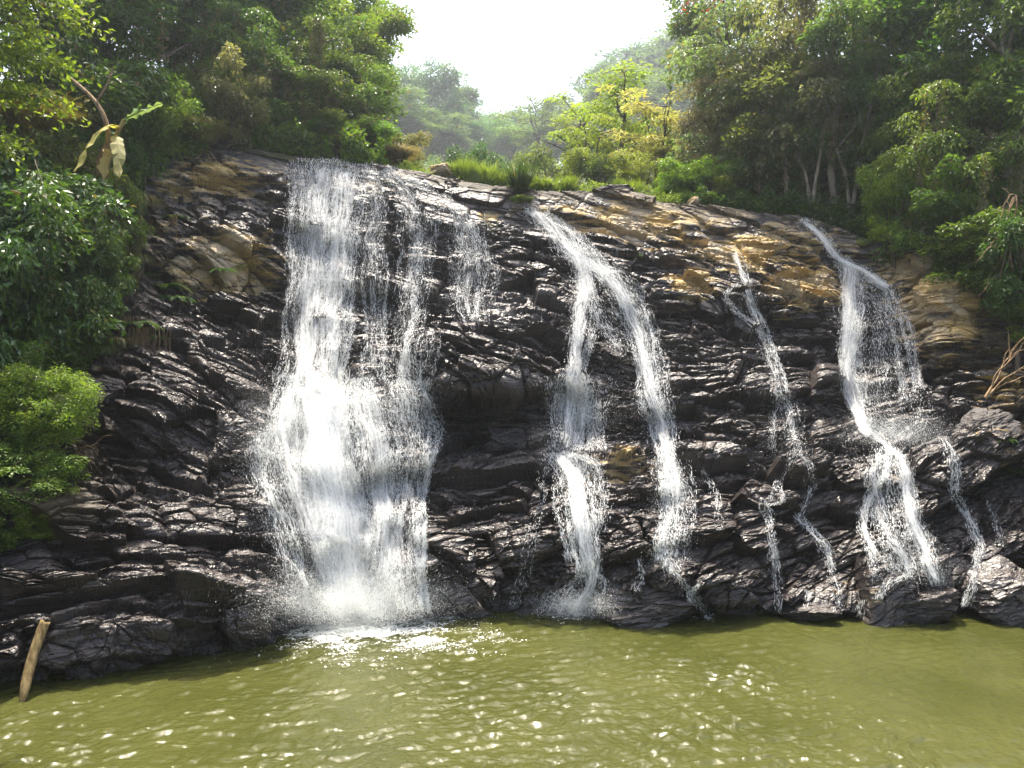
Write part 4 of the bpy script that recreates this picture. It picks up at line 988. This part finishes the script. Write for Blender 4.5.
for k, a in enumerate([(162, 288, "largest leafy fern on the dark rock below the ochre patch", 1.5), (176, 300, "fern growing right against the largest one on the dark rock", 1.2), (150, 276, "small fern left above the largest one on the dark rock", .9),
          (226, 272, "fern beside the ochre patch left of the broad waterfall", 1.1), (243, 268, "bright little fern nearest the broad waterfall", .8), (138, 326, "drooping fern below the vines on the left rock", 1.3), (122, 312, "fern half under the green draping shrub", 1.3),
          (160, 338, "small fern above the dark blocky rocks on the left", .8), (10, 362, "blue-green fern above the round bright shrub", 1.3), (60, 470, "fern between the round shrub and the dark strata", 1.0), (40, 482, "bright fern above the two stones", 1.0),
          (10, 482, "dark fern left above the two stones", 1.1), (70, 490, "yellowish fern at the edge of the dark strata", .8), (22, 538, "lowest fern on the left bank", .8), (1008, 470, "fern on the mossy rock at the right edge", .9), (1002, 440, "small fern under the dry branches", .8), (640, 256, "tiny mossy fern on the upper right slab", .4)]):
    px, py, lb, s_ = a
    fern(px, py, lb, s_, (.11, .15, .02) if 'bright' in lb or 'yellow' in lb else (.04, .085, .016), None, k)
# curtains of dry roots and vines
for k, (px, py, L, lb) in enumerate([(122, 318, 2.2, "curtain of thin brown roots hanging below the draping shrub"), (145, 330, 2.0, "shorter curtain of brown roots over the blocky left rocks"), (100, 300, 2.4, "curtain of roots in the shade right of the glossy shrub")]):
    plant_obj("hanging_roots", at(px, py, .25), [("roots", roots_mesh(300 + k, 60, L, .45), M_DEADWOOD, None)], lb, "roots")

for k, (px, py, n_, L_, cc, lb) in enumerate([(142, 205, 500, 1.5, (.15, .14, .05), "dry grass spilling over the rock edge below the banana plant"), (136, 262, 450, 1.3, (.12, .14, .035), "olive grass hanging from the rock edge beside the large fern"), (118, 345, 450, 1.2, (.13, .12, .045), "brownish grass hanging over the blocky left rocks"), (100, 352, 400, 1.0, (.09, .14, .03), "green grass above the smooth grey boulder")]):
    rs = np.random.RandomState(500 + k)
    plant_obj("grass_tussock", at(px, py, .1), [("blades", acc_mesh("blades", blades(n_, .3, L_, .025, 1.15, rs, .8, 6)), M_GRASS, cc)], lb, "grass")
# banana plant on the left slope
def banana_leaf(L, wd, droop, az, rs, tear=0.0, rise=.7):
    m = 14; t = np.linspace(0, 1, m); d = np.array([math.cos(az), math.sin(az), 0]); sd = np.cross(d, UP)
    p = np.outer(t * L, d) * .8 + UP * (L * (rise * t - droop * t * t))[:, None]
    w = wd * np.sin(np.pi * np.clip(t * .9 + .08, 0, 1)) ** .6
    a = Acc()
    for s_ in (-1, 1):
        e = p + sd * s_ * w[:, None] * .5 - UP * (w * .14)[:, None] + rs.normal(0, .03 + tear, (m, 3))
        v = np.stack([p, e], 1).reshape(-1, 3); i = np.arange(m - 1) * 2
        a.add((v, np.stack([i, i + 1, i + 3, i + 2], -1)))
    a.add(tube(p - UP * .02, np.linspace(.04, .012, m), 5))
    return a
ban = empty("banana_plant", W(103, 192, 32.5)); tag(ban, "banana plant with a drooping yellow dead leaf and a pale stem on the left slope", "plant")
rs = np.random.RandomState(5)
st = np.array([(0, 0, -1.2), (.05, 0, 0), (.25, -.1, 1.2), (.55, -.1, 2.2), (.95, -.1, 3.0)])
a = Acc(); a.add(tube(catmull(st, .3), np.linspace(.14, .08, len(catmull(st, .3))), 9)); link("stem", a.mesh("stem", True), bark_material("banana_stem", (0.10, 0.075, 0.03, 1), (0.28, 0.23, 0.08, 1)), ban)
M_DRYLEAF = leaf_material("dry_leaf", .4, .6, .25)
for (L, wd, dr, az, rise, c, off) in [(1.9, .5, .15, .15, .55, (.16, .22, .10), (.9, -.1, 3.0)), (2.3, .62, 1.15, -2.1, .15, (.40, .36, .10), (.75, -.15, 2.7)), (1.9, .5, 1.2, -1.0, .1, (.30, .27, .08), (.6, -.15, 2.3)), (1.6, .34, 1.3, -1.2, .2, (.36, .27, .08), (.3, -.2, 1.7)), (1.2, .3, .1, 1.2, 1.1, (.11, .20, .02), (.8, 0, 2.8)), (2.0, .5, 1.2, 2.6, .8, (.05, .10, .015), (.5, 0, 2.4))]:
    lf = banana_leaf(L, wd, dr, az, rs, 0.02, rise); q = link("leaf", lf.mesh("leaf"), M_DRYLEAF, ban); q.color = (*c, 1); q.location = off
# bare arching branch above it
br = np.array([(70, 78, 32.2), (82, 88, 32.1), (96, 102, 32.0), (106, 122, 32.0), (108, 142, 32.1), (100, 158, 32.3), (98, 176, 32.5)])
brw = W(br[:, 0], br[:, 1], br[:, 2]); bc = catmull(brw, .25); l0 = brw[-1]
bo = link("bare_branch", acc_mesh("bare_branch", tube(bc - l0, np.linspace(.07, .13, len(bc)), 7), tube(catmull(np.array([brw[2] - l0, brw[2] - l0 + [.5, 0, .8], brw[2] - l0 + [.7, 0, 1.5]]), .2), np.linspace(.05, .02, len(catmull(np.array([brw[2] - l0, brw[2] - l0 + [.5, 0, .8], brw[2] - l0 + [.7, 0, 1.5]]), .2))), 5)), M_DEADWOOD)
bo.location = l0; tag(bo, "bare brown arching branch left of the banana plant", "branch")

# leafy branches reaching in at the upper left from a tree outside the frame
ob = empty("tree", W(-70, 330, 22.0)); tag(ob, "nearest tree reaching its sunlit big-leaved branches into the upper left corner", "tree"); rl = np.array(ob.location)
rs = np.random.RandomState(31); wood, crown = Acc(), Acc()
tk = catmull(np.array([W(-70, 360, 22.0) - [0, 0, 3], W(-75, 200, 22.0), W(-60, 60, 21.8), W(-50, -60, 21.5), W(-30, -180, 21.4)]) - rl, .5); wood.add(tube(tk, np.linspace(.24, .08, len(tk)), 8))
for (p0, p1, sag) in [((-60, 60), (60, 70), .4), ((-55, 0), (86, 26), .5), ((-52, -40), (70, -10), .3), ((-62, 90), (30, 96), .3), ((-62, 110), (68, 112), .5), ((-60, 120), (8, 150), .2), ((-50, 10), (40, 40), .4), ((-50, -60), (30, -40), .4), ((-55, 40), (20, 60), .3)]:
    lp = bez(W(*p0, 22.0) - rl, W(*p1, 22.3) - rl, sag, 12, rs, .03); wood.add(tube(lp, np.linspace(.07, .012, 12), 5))
    for c in lp[4:]:
        for q in range(2):
            n = 24; p = c + rs.normal(0, .34, (n, 3)) * np.array([1, 1, .5])
            l = .21 * rs.uniform(.6, 1.25, n)
            crown.add(leaves(p, rs.normal(0, .7, (n, 3)) + np.array([.4, 0, -.55]), UP + rs.normal(0, .5, (n, 3)), l, l * .55))
link("trunk", wood.mesh("trunk", True), M_BARK, ob); q = link("crown", crown.mesh("crown"), M_LEAF, ob); q.color = (.13, .18, .02, 1)

# red-flowering twigs above the valley at the top
rf = empty("flowering_tree", W(760, 190, 50.5)); tag(rf, "thin tree whose bare twigs carry red flowers at the top of the photo", "tree"); rl = np.array(rf.location)
wood, fls = Acc(), []; rs = np.random.RandomState(41)
tk = catmull(np.array([W(760, 205, 50.5), W(752, 120, 50.5), W(728, 40, 50.2), W(720, -40, 50.0)]) - rl, .5); wood.add(tube(tk, np.linspace(.16, .07, len(tk)), 7))
for e in [(684, 4), (692, 10), (700, -2), (708, 8), (690, -8), (715, 2)]:
    lp = bez(W(722, rs.uniform(-30, 10), 50.0) - rl, W(*e, 48.8) - rl, .3, 8, rs, .05); wood.add(tube(lp, np.linspace(.04, .01, 8), 4))
    n = 22; p = lp[rs.randint(3, 8, n)] + rs.normal(0, .18, (n, 3)); l = .2 * rs.uniform(.6, 1.2, n); fls.append(leaves(p, rs.normal(size=(n, 3)), rs.normal(size=(n, 3)), l, l * .6))
link("trunk", wood.mesh("trunk", True), M_BARK, rf); 
for x in fls: q = link("blossom", acc_mesh("blossom", x), M_DRYLEAF, rf); q.color = (.42, .03, .05, 1)

# dry branches on the right bank
def dead_branches(label, px, py, ends, Y, seed, r=.045, name="dead_branch"):
    rs = np.random.RandomState(seed); rl = W(px, py, Y); a = Acc()
    for (ex, ey, ed) in ends:
        lp = bez(np.zeros(3), W(ex, ey, Y + ed) - rl, rs.uniform(-.3, .5), 12, rs, .03); a.add(tube(lp, np.linspace(r, r * .25, 12), 5))
        for k in range(3):
            c = lp[rs.randint(4, 11)]; d = (lp[-1] - lp[0]) * .3 + rs.normal(0, .35, 3); a.add(tube(bez(c, c + d, .1, 6, rs), np.linspace(r * .45, r * .15, 6), 4))
    o = link(name, a.mesh(name, True), M_DEADWOOD); o.location = rl; tag(o, label, "branch")
dead_branches("pale dry forked branches lying on the rocks at the right edge", 985, 398, [(1018, 345, -.4), (1030, 362, -.3), (1034, 375, -.2), (1028, 330, .2)], 32.0, 3, .05)
dead_branches("bare pale twigs hanging from the right bank under the creepers", 1016, 196, [(1000, 222, -.2), (994, 250, -.3), (1008, 262, -.4), (1000, 285, -.2)], 34.5, 4, .045)
dead_branches("dry twig caught on the rock below the round bright shrub", 72, 462, [(98, 455, -.1), (92, 470, -.2), (86, 448, 0)], 26.5, 6, .022)
dead_branches("pale thin roots running down the tan rock at the left rim", 205, 150, [(218, 168, -.5), (196, 172, -.5), (222, 180, -.9)], 39.6, 7, .05)

# the log leaning in the pool
p0, p1 = W(22, 703, 21.2), W(45, 622, 22.2)
rs = np.random.RandomState(9); m, n = 26, 18; t = np.linspace(0, 1, m); a_ = np.linspace(0, 6.283, n, endpoint=False)
ax = unit((p1 - p0)[None])[0]; u = unit(np.cross(ax, [0, 1, 0])[None])[0]; w = np.cross(ax, u); LL = np.linalg.norm(p1 - p0)
TT, AA = np.meshgrid(t, a_, indexing='ij')
rad = .105 + .025 * TT + .02 * np.sin(AA * 2 + 1) + .02 * fbm(np.cos(AA) * 2, np.sin(AA) * 2, TT * 3, 4, 3) - .05 * np.clip(.18 - TT, 0, 1) * 5
rad = rad - .09 * np.exp(-((AA - 4.2) / .35) ** 2) * np.clip(1.2 - TT, 0, 1)       # a split along one side
bend = .07 * np.sin(TT * 3.1)
v = p0 * 0 + (ax * (TT * LL)[..., None]) + u * (np.cos(AA) * rad + bend)[..., None] + w * (np.sin(AA) * rad)[..., None]
v[-1] += ax * (.07 * fbm(np.cos(a_) * 2, np.sin(a_) * 2, a_ * 0, 6, 2))[:, None]
i = np.arange(m * n).reshape(m, n); j = np.roll(i, -1, 1)
vv = np.concatenate([v.reshape(-1, 3), [ax * LL * .99 + u * bend[-1, 0]], [u * 0]])
me = bpy.data.meshes.new("log"); me.from_pydata(vv.tolist(), [], np.stack([i[:-1], j[:-1], j[1:], i[1:]], -1).reshape(-1, 4).tolist() + [(int(i[-1, k]), int(j[-1, k]), m * n) for k in range(n)] + [(int(j[0, k]), int(i[0, k]), m * n + 1) for k in range(n)])
me.polygons.foreach_set("use_smooth", [True] * (m - 1) * n + [False] * 2 * n)
lg = link("log", me, bark_material("weathered_log", (0.10, 0.065, 0.025, 1), (0.30, 0.22, 0.10, 1))); lg.location = p0
tag(lg, "weathered tan log standing in the pool leaning against the left rocks", "log")

# ------------------------------------------------------------------ the hazy air
import bmesh
bm = bmesh.new(); bmesh.ops.create_cube(bm, size=1)
hz = bpy.data.meshes.new("haze"); bm.to_mesh(hz); bm.free()
ho = link("haze", hz); ho.scale = (1500, 640, 232); ho.location = (0, 240, 114); tag(ho, kind="stuff")
t = NT("hazy_air"); pv_ = t.n("ShaderNodeVolumePrincipled"); pv_.inputs['Color'].default_value = (0.86, 0.93, 1.0, 1); pv_.inputs['Density'].default_value = HAZE; pv_.inputs['Anisotropy'].default_value = .62
t.l(pv_.outputs[0], t.out.inputs[1]); hz.materials.append(t.m)
